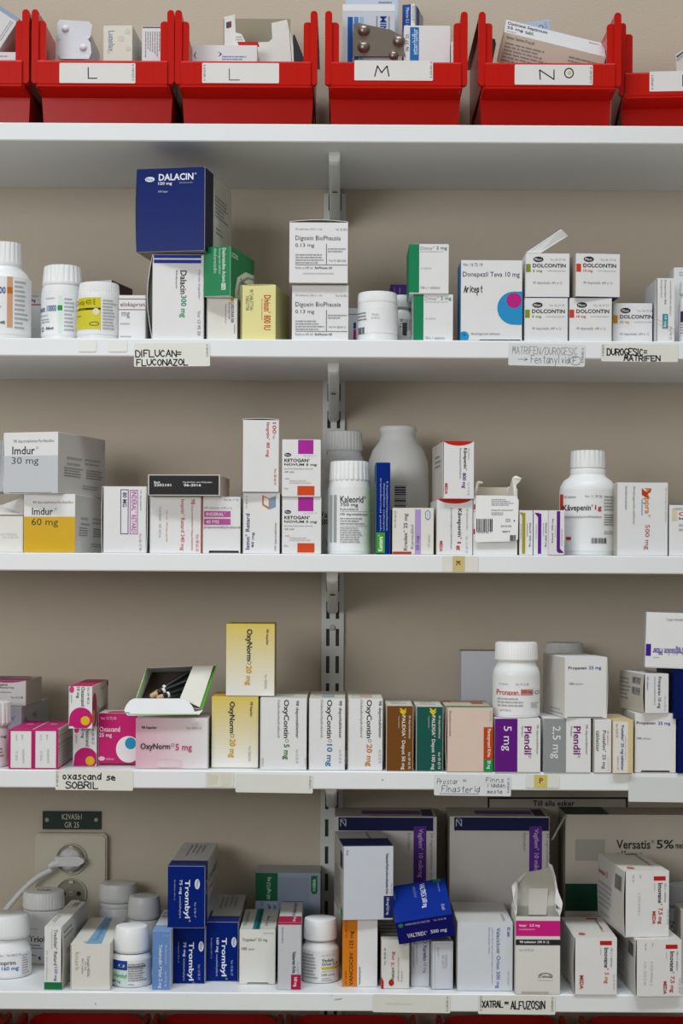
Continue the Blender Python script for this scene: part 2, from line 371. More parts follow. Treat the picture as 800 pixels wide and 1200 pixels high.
for i in range(1, 6):
    zt = SZ[i]-.0212; root = empty('shelf_bracket', (ux, DEPTH-.0082, zt)); tag(root, bk[i-1], 'shelf bracket', 'shelf bracket arms')
    m = MB(); bm_ = mat('#d9dbd9', 'paint'); L = .194; hwb = .0068
    prof = [(-L, 0), (-L, -.007), (-L+.003, -.011), (-L+.009, -.0135), (-.09, -.030), (-.02, -.050), (0, -.054), (0, 0)]
    # rounded underside: three strips across the width
    n = len(prof); vs = []; XS = [(-hwb, 0), (-hwb*.95, .6), (-hwb*.6, .92), (0, 1), (hwb*.6, .92), (hwb*.95, .6), (hwb, 0)]
    low = prof[1:-1]
    for x, k in XS:
        for y, z in low: vs.append((x, y, min(-.0005, z+(1-k)*.004)))
    fs = []; q = len(low)
    for a in range(len(XS)-1):
        for b in range(q-1): fs.append((a*q+b, a*q+b+1, (a+1)*q+b+1, (a+1)*q+b))
    base = len(vs)
    for x in (-hwb, hwb): vs += [(x, -L, 0), (x, 0, 0)]
    fs += [(base, 0)+tuple(range(1, q))+(base+1,), (base+2, (len(XS)-1)*q)+tuple((len(XS)-1)*q+k for k in range(1, q))+(base+3,)]
    fs += [(base,)+tuple(a*q for a in range(len(XS)))+(base+2,), (base, base+1, base+3, base+2)]
    m.add(vs, fs, bm_, False); m.build('bracket_arm', root)
    if i in (1, 2, 3):
        d = MB(); d.lathe([(.0004, .0012), (.0024, .0012), (.0036, .0004), (.0036, 0)], mat('#4a4844', 'metal'), 16)
        s_ = d.build('screw', root); yy = -L+.09; zz = -.0135-(.09-.009)/(L-.099)*.0165; s_.location = (0, yy, zz-.0002); s_.rotation_euler = (math.pi+.18, 0, 0)
    for s_ in (-1, 1):
        d = MB(); d.box(s_*.0060-.0012, -.004, -.050, s_*.0060+.0012, .003, -.002, bm_); d.build('bracket_hook', root)
# poster on the wall behind the boxes
pz = DEPTH-.0006; m = MB()
a, b_ = at(545, 927, DEPTH), at(748, 1080, DEPTH)
m.box(a.x, DEPTH-.0012, b_.z, b_.x, DEPTH-.0002, a.z, mat('#c9c2b6'))
draw(m, [OL(571, 934, 735, 1070, 2.2, '#2d2b2b'), T(624, 938, 673, 944.5, 'Till alla esker', '#26262a', 0, 1)], lambda px, py, e: (wx(px, DEPTH, py), DEPTH-.0012-e, wz(py, DEPTH, px)))
tag(m.build('wall_notice'), 'white paper notice with a black border line pinned to the wall behind the large boxes', 'notice')
# circuit marker sign above the socket
sgn = empty('circuit_marker_sign', at(84, 972, DEPTH)); tag(sgn, 'small dark green engraved marker plate screwed to the wall above the socket', 'sign')
Zs = sgn.location; m = MB(); hw, hh = .0385, .0118; cen = at(84.5, 961, DEPTH)-Zs
m.slab([(cen.x-hw, -.0025, cen.z-hh), (cen.x+hw, -.0025, cen.z-hh), (cen.x+hw, -.0025, cen.z+hh), (cen.x-hw, -.0025, cen.z+hh)], (0, .0022, 0), mat('#1d3028', 'plastic'))
MS = lambda px, py, e: (wx(px, DEPTH, py)-Zs.x, -.0025-e, wz(py, DEPTH, px)-Zs.z)
draw(m, [T(73, 953.5, 96, 960, 'K2VA5b1', '#d2d4c0'), T(76, 963, 93, 969.5, 'GR 25', '#d2d4c0')], MS); m.build('plate', sgn)
for px in (55.5, 113):
    d = MB(); d.lathe([(.0004, .0012), (.0018, .0011), (.0027, 0)], mat('#b7b7ac', 'metal'), 20); d.box(-.002, -.0003, .0011, .002, .0003, .0013, mat('#4a4a44'))
    s_ = d.build('screw', sgn); p = MS(px, 960.5, 0); s_.location = p; s_.rotation_euler = (math.pi/2, 0, 0)
# double wall socket
sk = empty('wall_socket', at(85, 1075, DEPTH)); tag(sk, 'cream double wall socket under the dark green marker plate, cable plugged into its upper outlet', 'wall socket')
L0 = sk.location; sm = mat('#c8c4b2', 'plastic')
m = MB(); a, b_ = at(43, 975, DEPTH)-L0, at(126, 1078, DEPTH)-L0; r = .004
prm = [(a.x+r, b_.z), (b_.x-r, b_.z), (b_.x, b_.z+r), (b_.x, a.z-r), (b_.x-r, a.z), (a.x+r, a.z), (a.x, a.z-r), (a.x, b_.z+r)]
inn = [(x*.96+(a.x+b_.x)*.02, z*.97+(a.z+b_.z)*.015) for x, z in prm]
m.slab([(x, -.011, z) for x, z in prm], (0, .0108, 0), sm); m.slab([(x, -.0135, z) for x, z in inn], (0, .0027, 0), sm); m.build('face_plate', sk)
for py in (1006.5, 1047):
    c = at(83.5, py, DEPTH-.0135)-L0; d = MB(); R0 = .0205
    d.lathe([(R0, .0002), (R0, .0032), (R0*.97, .0040), (R0*.94, .0038), (R0*.91, .0012), (R0*.90, .0009), (.0005, .0009)], sm, 48)
    d.lathe([(R0*.89, .0010), (R0*.2, .0012), (.0005, .0012)], mat('#8f8b7c', 'plastic'), 48)  # outlet floor darkened: shade of the recess painted in, plus grime
    for s_ in (-1, 1):
        d.lathe([(.0030, .0012), (.0030, .0014), (.0004, .0014)], mat('#2c2b28'), 16, None, s_*.0098, 0)
        d.box(-.0028, s_*R0*.76-.002, .0010, .0028, s_*R0*.76+.002, .0034, sm)
    d.lathe([(.0034, .0012), (.0030, .0019), (.0004, .0020)], mat('#b6b3a4', 'metal'), 20); d.box(-.0026, -.0004, .0018, .0026, .0004, .0022, mat('#4c4a44'))
    q = d.build('outlet', sk); q.location = (c.x, c.y, c.z); q.rotation_euler = (math.pi/2, 0, 0)
pl = empty('power_cable', at(83.5, 1006.5, DEPTH-.014)); tag(pl, 'white power cable with a moulded plug in the upper outlet of the wall socket', 'cable')
d = MB(); pm = mat('#dfe0e0', 'plastic')
d.tube([(0, -.0012, 0), (0, -.010, -.0002), (-.001, -.018, -.001)], [.0155, .0145, .008], pm, 20)
d.slab([(-.018, -.0225, -.0062), (.012, -.021, -.0062), (.019, -.018, -.002), (.019, -.018, .002), (.012, -.021, .0068), (-.018, -.0225, .0058)], (0, .012, 0), pm)
d.tube([(-.014, -.017, -.002), (-.020, -.019, -.004), (-.026, -.021, -.007)], [.006, .0046, .0034], pm, 14); d.build('plug', pl)
pts = [Vector((-.022, -.02, -.005))]
for px, py, y in ((60, 1019, .222), (47, 1026, .219), (34, 1036, .216), (22, 1048, .213), (10, 1062, .211), (2, 1072, .210), (-8, 1086, .208), (-22, 1100, .205), (-40, 1110, .2), (-70, 1112, .19)):
    pts.append(at(px, py, y)-pl.location)
sm_ = []
for i in range(len(pts)-1):
    p0, p1, p2, p3 = pts[max(i-1, 0)], pts[i], pts[i+1], pts[min(i+2, len(pts)-1)]
    for k in range(5):
        t = k/5; sm_.append(.5*((2*p1)+(p2-p0)*t+(2*p0-5*p1+4*p2-p3)*t*t+(3*p1-p0-3*p2+p3)*t**3))
sm_.append(pts[-1]); d = MB(); d.tube(sm_, .0036, pm, 12); d.build('cord', pl)
# ------------------------------------------------------------------ red storage bins
RED = '#bb150b'
def rr(x0, z0, x1, z1, r, corners):    # rounded outline, corners: which of bl, br, tr, tl are round
    out = []
    for (cx, cz, a0, k) in ((x0+r, z0+r, 180, 'bl'), (x1-r, z0+r, 270, 'br'), (x1-r, z1-r, 0, 'tr'), (x0+r, z1-r, 90, 'tl')):
        if k in corners: out += [(cx+r*math.cos(math.radians(a0+q)), cz+r*math.sin(math.radians(a0+q))) for q in (0, 22, 45, 67, 90)]
        else: out.append({'bl': (x0, z0), 'br': (x1, z0), 'tr': (x1, z1), 'tl': (x0, z1)}[k])
    return out
def bin_(label, cx, on, art, yaw=0, yf=.010, card=None, group='red open-fronted storage bins', col=RED):
    X = wx(cx, yf, 100); root = empty('storage_bin', (X, yf, on+.0003), (0, 0, math.radians(yaw))); tag(root, label, 'storage bin', group)
    rm = mat(col, 'bin'); W1, W0, L, H = .153, .147, .215, .1345; zl0, zl1, YP = .0448, .0752, .044
    xw = lambda z: (W0+(W1-W0)*min(1, z/.05))/2
    m = MB()
    m.box(-W0/2, YP, 0, W0/2, L, .002, rm)                                     # floor
    m.slab([(-xw(0), YP, .002), (xw(0), YP, .002), (xw(zl0), YP-.003, zl0-.001), (-xw(zl0), YP-.003, zl0-.001)], (0, .0022, 0), rm)   # front panel, set back under the hopper lip
    m.slab([(-xw(zl0), YP-.001, zl0-.0024), (xw(zl0), YP-.001, zl0-.0024), (xw(zl0)-.001, -.001, zl0), (-xw(zl0)+.001, -.001, zl0)], (0, 0, .0022), rm)   # underside of the hopper lip
    m.slab([(-xw(0), L, .002), (xw(0), L, .002), (xw(.08), L, H-.02)]+[(xw(.08)-.02+.02*math.cos(a), L, H-.02+.02*math.sin(a)) for a in (.5, 1, 1.57)]+[(-xw(.08)+.02+.02*math.cos(a), L, H-.02+.02*math.sin(a)) for a in (1.57, 2.1, 2.6)]+[(-xw(.08), L, H-.02)], (0, -.0022, 0), rm)   # back wall
    for s in (-1, 1):                                                         # side walls
        pr = [(YP, .002), (L, .002), (L, H), (.02, H), (.013, H-.004), (.0095, H-.016), (.009, zl1+.02), (.004, zl1), (.002, zl0), (YP-.003, zl0-.002)]
        vs = [(s*xw(z), y, z) for y, z in pr]; m.slab(vs, (s*.0022, 0, 0), rm)
    m.build('bin_tub', root)
    m = MB()                                                                  # front lip
    hw = .0762
    prf = [(.006, zl0-.001), (-.001, zl0+.0006), (-.0025, zl0+.003), (-.0025, zl1-.002), (-.0015, zl1), (.004, zl1), (.004, zl1-.004), (.0005, zl1-.004), (.0005, zl0+.003), (.0082, zl0+.001)]
    m.slab([(-hw, y, z) for y, z in prf], (2*hw, 0, 0), rm)
    m.slab([(-hw, -.0031, zl0-.0006), (hw, -.0031, zl0-.0006), (hw, -.0031, zl0+.0016), (-hw, -.0031, zl0+.0016)], (0, .006, 0), rm)
    for s in (-1, 1):
        m.slab([(s*(hw-.016), -.0028, zl0+.003), (s*(hw-.0155), -.0028, zl0+.003), (s*(hw-.0155), -.0028, zl1-.003), (s*(hw-.016), -.0028, zl1-.003)], (0, .001, 0), rm)
    m.build('front_lip', root)
    for s in (-1, 1):                                                         # ear-like side flanges
        m = MB()
        a, b_ = .0757, .0840
        o1 = rr(min(s*a, s*b_), zl0+.004, max(s*a, s*b_), H+.0015, .0041, ('bl', 'br', 'tl', 'tr'))
        m.slab([(x, .001, z) for x, z in o1], (0, .0075, 0), rm)
        a, b_ = .0675, .0778
        o2 = rr(min(s*a, s*b_), zl1-.006, max(s*a, s*b_), H-.011, .004, ('tl', 'tr'))
        m.slab([(x, .0045, z) for x, z in o2], (0, .005, 0), rm)
        # top rail running back along the wall
        m.slab([(s*.0775, .005, H-.006), (s*.0842, .005, H-.006), (s*.0830, .005, H+.001), (s*.0785, .005, H+.001)], (0, L-.007, 0), rm)
        m.slab([(s*.0785, .006, zl0+.006), (s*.0797, .006, zl0+.006), (s*.0797, .006, H-.004), (s*.0785, .006, H-.004)], (0, L-.02, 0), rm)
        m.build('side_flange', root)
    if card:
        m = MB(); x0, y0, x1, y1 = card
        ml = lambda px, py, e: (wx(px, yf, py)-X, -.0028-e, wz(py, yf, px)-on-.0003)
        p, q = ml(x0, y1, 0), ml(x1, y0, 0); o2 = rr(p[0], p[2], q[0], q[2], .0012, ('bl', 'br', 'tr', 'tl'))
        m.slab([(x, -.0031, z) for x, z in o2], (0, .0005, 0), mat('#dcdad8'))
        draw(m, art, lambda px, py, e: (ml(px, py, e)[0], -.0031-e, ml(px, py, e)[2])); m.build('label_card', root)
    return root
bin_('red storage bin cut off by the left edge of the top shelf', -50, SZ[1], [])
bin_('red storage bin marked L holding a silver blister strip and two upright boxes', 120, SZ[1], [H(103.5, 79.5, 114, 92, 'L', lw=1.2), T(155, 76, 157.5, 95, 'E 670-001 A', '#606064', 'u')], card=(70, 75, 159, 98))
bin_('red storage bin marked L holding a torn open carton', 288, SZ[1], [H(268.5, 81, 281, 94, 'L', lw=.9), T(238.5, 77, 241, 96, 'E 670-001 A', '#606064', 'd')], card=(237, 75, 327, 98))
bin_('red storage bin marked M', 464, SZ[1], [H(438.5, 77.5, 455.5, 89.5, 'M', lw=1.3), T(503.5, 73, 506, 92, 'E 670-001 A', '#606064', 'u')], card=(415, 72, 507, 95))
bin_('red storage bin marked NO', 644, SZ[1], [H(632, 83, 648, 94, 'N', lw=1.3), EO(666, 86.5, 5, 5.5, 1.3, '#1c1c20'), E(666.5, 86, 2.2, 2.2, '#d9cf9a'), T(690.5, 79, 693, 98, 'E 670-001 A', '#606064', 'u')], card=(602.5, 77, 694, 100))
bin_('red storage bin cut off by the right edge of the top shelf', 808, SZ[1], [R(799, 88, 800.6, 102, '#1c1c20'), R(800, 90, 809, 91.3, '#1c1c20'), T(763, 88, 765.5, 105, 'E 670-001 A', '#606064', 'd')], card=(761, 84, 850, 107), yaw=-5, yf=.042)
lowx = [(-57, 'lower red bin at the far left, under the lowest stocked shelf'), (106, 'second lower red bin from the left, under the lowest stocked shelf'), (262, 'third lower red bin from the left, under the lowest stocked shelf'),
        (417, 'fourth lower red bin from the left, under the lowest stocked shelf'), (592, 'lower red bin under the handwritten label strip at the bottom right'), (760, 'lower red bin at the far right, under the lowest stocked shelf')]
for cx, lb in lowx: bin_(lb, 400+(cx-400)*1.1, SZ[6], [], yf=.012, group='red bins below the lowest stocked shelf')
# ------------------------------------------------------------------ things in the red bins
WH, CR, GY, NAVY = '#e2e2e3', '#e2ddd0', '#c6cad0', '#16235c'
BF = SZ[1]+.0026
def blister(label, pts, y, lean, col, bumps, kind='foil', split=None):
    base = [at(px, py, y) for px, py in pts]; c = sum(base, Vector())/len(base)
    root = empty('blister_pack', c); tag(root, label, 'blister pack')
    m = MB(); f = lambda px, py, e=0: at(px, py, y)-c+Vector((0, -e+lean*(py-pts[0][1])/1000, 0))
    m.slab([f(x, yy) for x, yy in pts], (0, .0006, 0), mat(col, kind)); m.build('foil_sheet', root)
    for bx, by, r in bumps:
        d = MB(); R0 = r/1000
        d.lathe([(.0004, R0*.75), (R0*.45, R0*.7), (R0*.8, R0*.45), (R0, .0001), (R0*1.02, 0)], mat(col if kind == 'foil' and r > 5 else '#dfe0e4', 'foil' if r > 5 else 'plastic'), 24)
        b = d.build('blister_dome', root); b.location = f(bx, by, .0002); b.rotation_euler = (math.pi/2, 0, 0)
    return root
# far left bin
carton('grey-blue edged carton tilted in the far left red bin', -59.5, 0, .5, 52, .07, .08, BF, [R(-59.5, 0, .5, 5, '#9fb0c4'), G(-8, 8, -3, 50, 2, '#8a8a8a', 1)], col='#d6d8da', roll=33, top='#a9b9cb', right='#c9c8c2', h=52, zl=at(-29.5, 47.3, .07).z)
carton('small white carton lying low in the far left red bin', -28, 61, 22, 140, .06, .03, BF, [G(-20, 64, 18, 68, 1)], h=None)
# bin L with the blister strip
carton('grey-white carton behind the silver blister strip in the first L bin', 65, 41, 107, 140, .066, .07, BF, [T(104, 47, 106, 62, '54E', '#444448', 'u')], right='#cfd0d2')
blister('silver blister strip of two pockets standing in the first L bin', [(67, 46), (67, 27), (70, 23), (104, 25), (108, 29), (106, 43), (103, 46), (106, 50), (107, 62), (104, 69), (72, 69), (66, 62), (68, 49), (71, 46)], .0575, 0, '#dfe2ea', [(76.5, 34, 4.6), (97.5, 56, 4.6)])
carton('patterned white carton with pale blue print in the first L bin', 121, 30, 155, 140, .06, .09, BF, [E(128, 46, 2.6, 3.4, '#cfcdc0'), E(142, 45, 4, 3.6, '#d3d1c4'), E(149, 37, 3.4, 3, '#d3d1c4'), E(127, 60, 2, 3, '#d0cec4'), E(150, 57, 3, 2.6, '#d3d1c4'), T(127, 36, 134, 60, 'Lunelax', '#8fa4c6', 'd')], lid='#dedccf', right='#cfcdc4', yaw=-3)
carton('white carton printed with rows of small text in the first L bin', 166, 31, 188.5, 140, .06, .08, BF, [G(169, 37, 188, 68, 7, '#6c6c70', 1)], gap=(.6, .6, 2, .6))
# bin L with the torn carton
carton('low white carton with blue corner marks in the second L bin', 225, 53, 301, 140, .06, .026, BF, [T(227, 61, 230, 69, '(', '#3c5fa0'), T(255, 61, 259.5, 66, ')', '#3c5fa0'), G(260, 65, 297, 71, 2, '#8aa6d0')], right='#d9d9da')
def torn_open_carton():
    c = at(300, 60, .09); c.z = BF; root = empty('open_carton', c); tag(root, 'torn open white carton with brown inside standing in the second L bin', 'medicine box')
    f = lambda px, py, y: at(px, py, y)-c; wmat, inner = mat('#dddcd8'), mat('#a39a86')
    m = MB(); y0, y1 = .088, .16; zb = 140
    m.slab([f(262, zb, y0), f(262, 49, y0), f(262, 20, y0), f(275, 17, y0), f(276, 38, y0), f(283, 40, y0), f(288, 50, y0), f(315, 49, y0), f(322, 42, y0), f(336, 34, y0), f(340, 37, y0), f(346, 68, y0), f(346, zb, y0)], (0, .0006, 0), wmat)
    m.slab([f(262, zb, y0), f(262, 22, y0), (f(262, 22, y0).x, y1-c.y, f(262, 26, y0).z), (f(262, zb, y0).x, y1-c.y, f(262, zb, y0).z)], (.0006, 0, 0), inner)
    m.slab([f(346, zb, y0), f(338, 22, y0), (f(338, 22, y0).x, y1-c.y, f(338, 26, y0).z), (f(346, zb, y0).x, y1-c.y, f(346, zb, y0).z)], (.0006, 0, 0), inner)
    xb0, xb1 = f(262, 20, y0).x, f(338, 20, y0).x; zt = f(300, 22, y1).z
    m.slab([(xb0, y1-c.y, f(262, zb, y0).z), (xb1, y1-c.y, f(262, zb, y0).z), (xb1, y1-c.y, zt), (xb0, y1-c.y, zt)], (0, .0006, 0), inner)
    draw(m, [R(265, 26, 267, 33, '#2b4c94'), R(267, 25.5, 269, 33, '#b5342a'), R(269, 25, 271, 32, '#2f6b45'), P([(278, 49), (302, 49), (304, 55), (280, 54)], '#c9301f'), G(276, 42, 287, 48, 2)], lambda px, py, e: f(px, py, y0)-Vector((0, e, 0)))
    m.build('carton_body', root)
    m = MB(); m.slab([f(318, 27, .1), f(336, 23, .1), f(339, 35, .1), f(319, 46, .1)], (0, .0006, 0), wmat); m.build('torn_flap', root)
torn_open_carton()
m = MB(); c = at(346, 140, .062); c.z = BF
m.slab([at(343, 42, .062)-c, at(345, 40, .062)-c, at(356, 68, .062)-c, at(358, 140, .062)-c, at(347, 140, .062)-c, at(344, 69, .062)-c], (0, .002, 0), mat('#2e2f33', 'plastic'))
o = m.build('inhaler_sleeve'); o.location = c; tag(o, 'dark pointed plastic sleeve beside the torn carton in the second L bin', 'sleeve')
# bin M
carton('tall pale blue carton at the back of the bin marked M', 404, -6, 466, 140, .12, .05, BF, [G(443, 1, 464, 5, 1, '#55606e')], col='#c6d2e2')
carton('white carton with three blue bars behind the brown blister in the M bin', 401, 5, 462, 140, .064, .04, BF, [R(401, 5, 462, 13, '#e4e6e8'), R(407, 20, 413, 140, '#2f62b4'), R(414.5, 20, 419.5, 140, '#5f9bd2'), R(421, 20, 425.5, 140, '#a6c9e4'), T(445, 19, 452.5, 58, 'MINIRIN', '#2d55a8', 'd', 1), G(439, 19, 443, 45, 1, '#66686e', 1), G(453.5, 19, 457, 45, 1, '#66686e', 1)], col='#c9cdd6', flat=True)
blister('brown-silver blister card with torn domes in the M bin', [(414, 28), (418, 26.5), (458, 35), (467, 40), (475, 66), (440, 66), (413, 66)], .0575, 0, '#8b8178', [(426, 35.5, 7.5), (426, 55, 7.5), (467, 48, 7.5), (461, 65, 6)])
carton('small carton with blue stripes behind the white carton in the M bin', 471, 5, 486, 140, .1, .05, BF, [R(471, 5, 481, 140, '#2c57a6'), T(474, 9, 479, 34, 'Minirin 0,1 mg', '#e2e4ea', 'd'), G(482, 7, 485.5, 34, 2, '#66686e', 1)], right='#aeb6c6', yaw=-14, Ra=[R(.15, 0, .5, 1, '#2c4f98')])
carton('white carton with a light blue text stripe standing at the right of the M bin', 473, 30, 527, 140, .06, .04, BF, [R(480, 32, 490.5, 140, '#3b7fc4'), T(482.5, 34, 489, 64, 'etter/töflur', '#e6eaf0', 'u'), T(475, 40, 478.5, 60, '06 37 25', '#55565c', 'u')], flat=True)
carton('narrow white carton end at the far right of the M bin', 528, 49, 534, 140, .06, .04, BF, [], gap=(.2, .2, .3, .3))
# bin NO
carton('long tilted white carton with purple and green title in the NO bin', 580, 54, 702, 90, .062, .085, BF, [T(584, 57, 618, 61.5, 'Optinate® Septimum 35 mg tabl.', '#55504a', 0, .4), G(584, 64, 646, 88, 6, '#85807a'), G(660, 62, 696, 80, 4, '#85807a')],
       roll=13.5, pitch=28, h=36, zl=at(641, 87, .062).z, col='#f4ecda', side='#e4dccb', top='#dcdee2', left='#d4cab8', Ta=[T(.02, .12, .42, .42, 'Optinate Septimum', '#3a3560', 0, 1), T(.02, .48, .18, .75, '35 mg', '#7a2e66', 0, 1), T(.2, .48, .29, .75, 'tabl.', '#2f8a4e', 0, 1), G(.02, .82, .16, .95, 1), G(.84, .12, .96, .3, 1)])
carton('pale blue carton end sticking up at the back of the NO bin', 625, 24, 664, 140, .13, .03, BF, [T(650, 29, 656, 39, 'Ox', '#3c4f7c', 'd'), G(657, 26, 661, 38, 2, '#7a8aa8', 1)], col='#b9cbe4', roll=-8, zl=BF+.004)
m = MB(); c = at(578, 68, .06); c.z = BF
m.slab([at(571, 46, .06)-c, at(574, 44, .06)-c, at(580, 46, .06)-c, at(581, 52, .06)-c, at(577, 72, .06)-c, at(576, 140, .06)-c, at(571, 140, .06)-c], (0, .003, 0), mat('#2e2c30', 'plastic'))
o = m.build('inhaler_sleeve'); o.location = c; tag(o, 'dark plastic sleeve at the left end of the NO bin', 'sleeve')
c = at(795, 70, .09); c.z = BF; root = empty('folded_leaflet', c); tag(root, 'folded white leaflet peeking out of the bin cut off by the right edge', 'leaflet')
m = MB(); m.slab([at(791, 64, .09)-c, at(806, 54, .09)-c, at(830, 50, .09)-c, at(830, 140, .09)-c, at(797, 140, .09)-c], (0, .0008, 0), mat('#d6d4d0')); m.build('leaflet_sheet', root)
m = MB(); m.slab([at(792, 66, .087)-c, at(806, 56, .087)-c, at(806, 57, .087)-c, at(793, 67.5, .087)-c], (0, .0006, 0), mat('#3a3a3c')); m.build('leaflet_fold', root)
# ------------------------------------------------------------------ second shelf
S = SZ[2]
def logo(cx, cy, rx, ry, c='#26262a', t='#e6e6e8', s='Pfizer', rot=0):
    if rot == 'd': return [E(cx, cy, rx, ry, c), T(cx-rx*.42, cy-ry*.72, cx+rx*.5, cy+ry*.72, s, t, 'd')]
    return [E(cx, cy, rx, ry, c), T(cx-rx*.72, cy-ry*.42, cx+rx*.72, cy+ry*.5, s, t)]
bottle('big white capsule bottle with an orange-brown band, at the left end of the second shelf', 5, .045, S, [(20, 310), (21, 316), (27, 323), (31, 331), (31, 398)], [(20, 286), (20.5, 306), (21, 309), (21.5, 313), (20, 317)], 22, .05, ring=3, lab=(31, 329, 395),
       art=[R(14, 329, 20, 388, '#e0b392'), R(14, 341, 20, 348.5, '#cf7a2c'), T(-6, 341, 12.5, 349, '25000', '#2a5f9e', 0, 1), G(22, 332, 35, 390, 11, '#8e9aa2'), T(-6, 352, 3, 355, 'kreatin', '#8fa0ae'), G(-8, 359, 8, 366, 2, '#9aa4ac'), T(0, 379.5, 12, 384, 'Abbott', '#333338', 0, 1), G(-6, 330, 10, 333, 1)])
carton('white carton with a red line between the two capsule bottles', 34, 343, 58, 398, .1, .05, S, [T(36.5, 351, 41.5, 355, 'mg', '#8a3b38', 0, 1), R(34, 356.5, 58, 357.6, '#c8504a'), G(36, 346, 47, 348, 1)], part=False)
bottle('white capsule bottle with a small green square on its label', 73, .062, S, [(22, 334), (24, 341), (24.5, 398)], [(21.5, 313), (23, 331), (23.5, 333), (23.5, 336), (22, 338)], 22, .05, ring=3, lab=(24.5, 345, 396),
       art=[R(72, 350, 77, 394, '#d5e4da'), R(71.5, 361.5, 77, 367.5, '#2f9a5c'), T(48.5, 361, 70, 368.5, 'eon 10000', '#2c5c94', 0, 1), T(50, 371, 60, 374, 'kreatin', '#9aa8b2'), G(79, 352, 92, 392, 9, '#8e9aa2'), G(51, 376, 66, 382, 2, '#9aa4ac'), OL(51.5, 386, 54.5, 391, .6, '#333338'), T(57, 386, 67, 389.5, 'Abbott', '#333338', 0, 1), G(57, 352, 69, 354.5, 1)])
bottle('squat white jar with a yellow and black label', 116, .034, S, [(24, 346), (25, 352), (25.5, 398)], [(23.2, 333), (23.8, 345), (23.8, 348), (22.5, 350)], 62, .025, lab=(25.5, 352, 395), name='pill_jar', cat='pill jar',
       art=[R(91, 352.5, 121.5, 364.5, '#e3d52f'), T(91, 354.5, 115.5, 361, 'D-vita 400 IE', '#4a4620'), R(91, 364.5, 121.5, 367, '#2c2a20'), T(92, 365, 104, 366.6, 'bioglan', '#d9cf5a'), R(91, 367, 121.5, 389, '#e6dc55'), P([(91, 386), (121.5, 389.4), (121.5, 390.5), (91, 390.5)], '#33302a'), E(116, 369, 3.8, 4, '#e4e0c4'), G(92, 372, 100, 375, 1, '#77703a'), EO(114, 383, 5.5, 2, .7, '#333338'), G(123.5, 354, 140, 390, 10, '#888c92')])
carton('small white carton with a dark side behind the squat jar', 106, 328.5, 131, 398, .1, .07, S, [T(118, 332, 125, 335, '10', '#55607e')], right='#5e4a46', yaw=-14)
carton('white carton with brown lines, half hidden behind the squat jar', 139, 346, 170.3, 398, .02, .055, S, [R(139, 350, 171, 350.8, '#7d4a44'), R(139, 362.5, 171, 363.3, '#7d4a44'), T(141, 354, 169.5, 361, 'elokapron', '#6b4a48'), T(142.5, 366, 152, 373, 'mg', '#77777c'), G(141, 378, 153, 381, 1), G(141, 393, 157, 396, 1)])
d3 = carton('tall white carton with two blue stripes under the big navy box', 178, 298, 238.5, 398, .006, .10, S, [R(180, 298.7, 235.5, 302.5, '#2b43b2'), R(180, 304.5, 235.5, 308.5, '#2b43b2'), T(211, 317, 218.5, 344.5, 'Dalacin', '#2e2e33', 'd', .6), T(210, 346, 218.5, 372, '300 mg', '#3a9a74', 'd', .6), T(205, 317, 208, 338, 'Klindamycin', '#55555a', 'd'), T(231.5, 316, 235, 351, 'hårda kapslar', '#8a8a8e', 'd'), T(231.5, 364, 235, 393, 'Vnr 13 95 50', '#77777c', 'd')], bl=6, gap=(.6, .6, 1.2, .4))
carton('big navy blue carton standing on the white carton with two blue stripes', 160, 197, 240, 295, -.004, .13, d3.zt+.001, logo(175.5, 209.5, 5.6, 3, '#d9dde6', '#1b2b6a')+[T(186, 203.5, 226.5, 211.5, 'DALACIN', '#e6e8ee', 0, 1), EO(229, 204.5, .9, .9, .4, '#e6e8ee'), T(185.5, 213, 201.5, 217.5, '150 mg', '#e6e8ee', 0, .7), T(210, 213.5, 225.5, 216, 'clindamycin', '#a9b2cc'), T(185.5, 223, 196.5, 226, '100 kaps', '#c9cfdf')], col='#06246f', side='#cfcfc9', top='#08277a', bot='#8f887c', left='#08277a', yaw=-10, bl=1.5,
       Ra=[R(0, 0, .3, 1, '#161c3c'), G(.36, .22, .9, .5, 6, '#6b6b6e'), BC(.45, .85, .72, .985), G(.4, .6, .7, .7, 2, '#6b6b6e')], gap=(.3, .3, 1.0, .8), kind='gloss')
cd = carton('small white carton with dark blue sideways text under the green carton', 242, 349.5, 277.8, 398, .012, .09, S, [E(272, 351.5, 2, 2, '#d8a52c'), T(270.5, 354, 274, 378, 'CARDURAN 500', '#3a4a7a', 'd', .5), T(267, 354, 269.8, 374, 'filmdragerade', '#66687a', 'd'), G(273.5, 380, 276, 396, 1, '#66687a', 1), G(263, 356, 265.5, 384, 1, '#88888c', 1)], col='#dcdad4', gap=(1, .6, .6, .4))
carton('green carton with white sideways text resting on the small white carton', 239, 289, 270, 344.5, .0, .10, cd.zt, [T(260.5, 291, 264.5, 331, 'Desloratadine Actavis', '#e0ece4', 'd', .4), T(255.5, 291, 259, 322, 'filmdragerade tabletter', '#c2dccd', 'd'), T(250.5, 291, 254, 320, 'desloratadin', '#c2dccd', 'd'), R(259.5, 332, 264.5, 340, '#bfe0cc'), T(260.3, 333, 263.6, 339, '5 mg', '#1f7a4a', 'd')], col='#1f8a55', side='#d9dad6', left='#1f8a55', top='#1f8a55', bot='#e0dfda', yaw=-13, gap=(.3, .3, .3, .3), kind='gloss',
       Ra=[P([(0, 0), (1, 0), (1, .30), (.62, .34), (.28, .55), (.18, .85), (.2, 1), (0, 1)], '#1f8a55'), P([(.30, .9), (.36, .62), (.7, .42), (1, .38), (1, .4), (.72, .46), (.4, .66), (.33, .9)], '#8d9690'), T(.04, .07, .3, .2, 'actavis', '#dfeee6'), T(.42, .52, .92, .68, 'Desloratadine', '#35353a')])
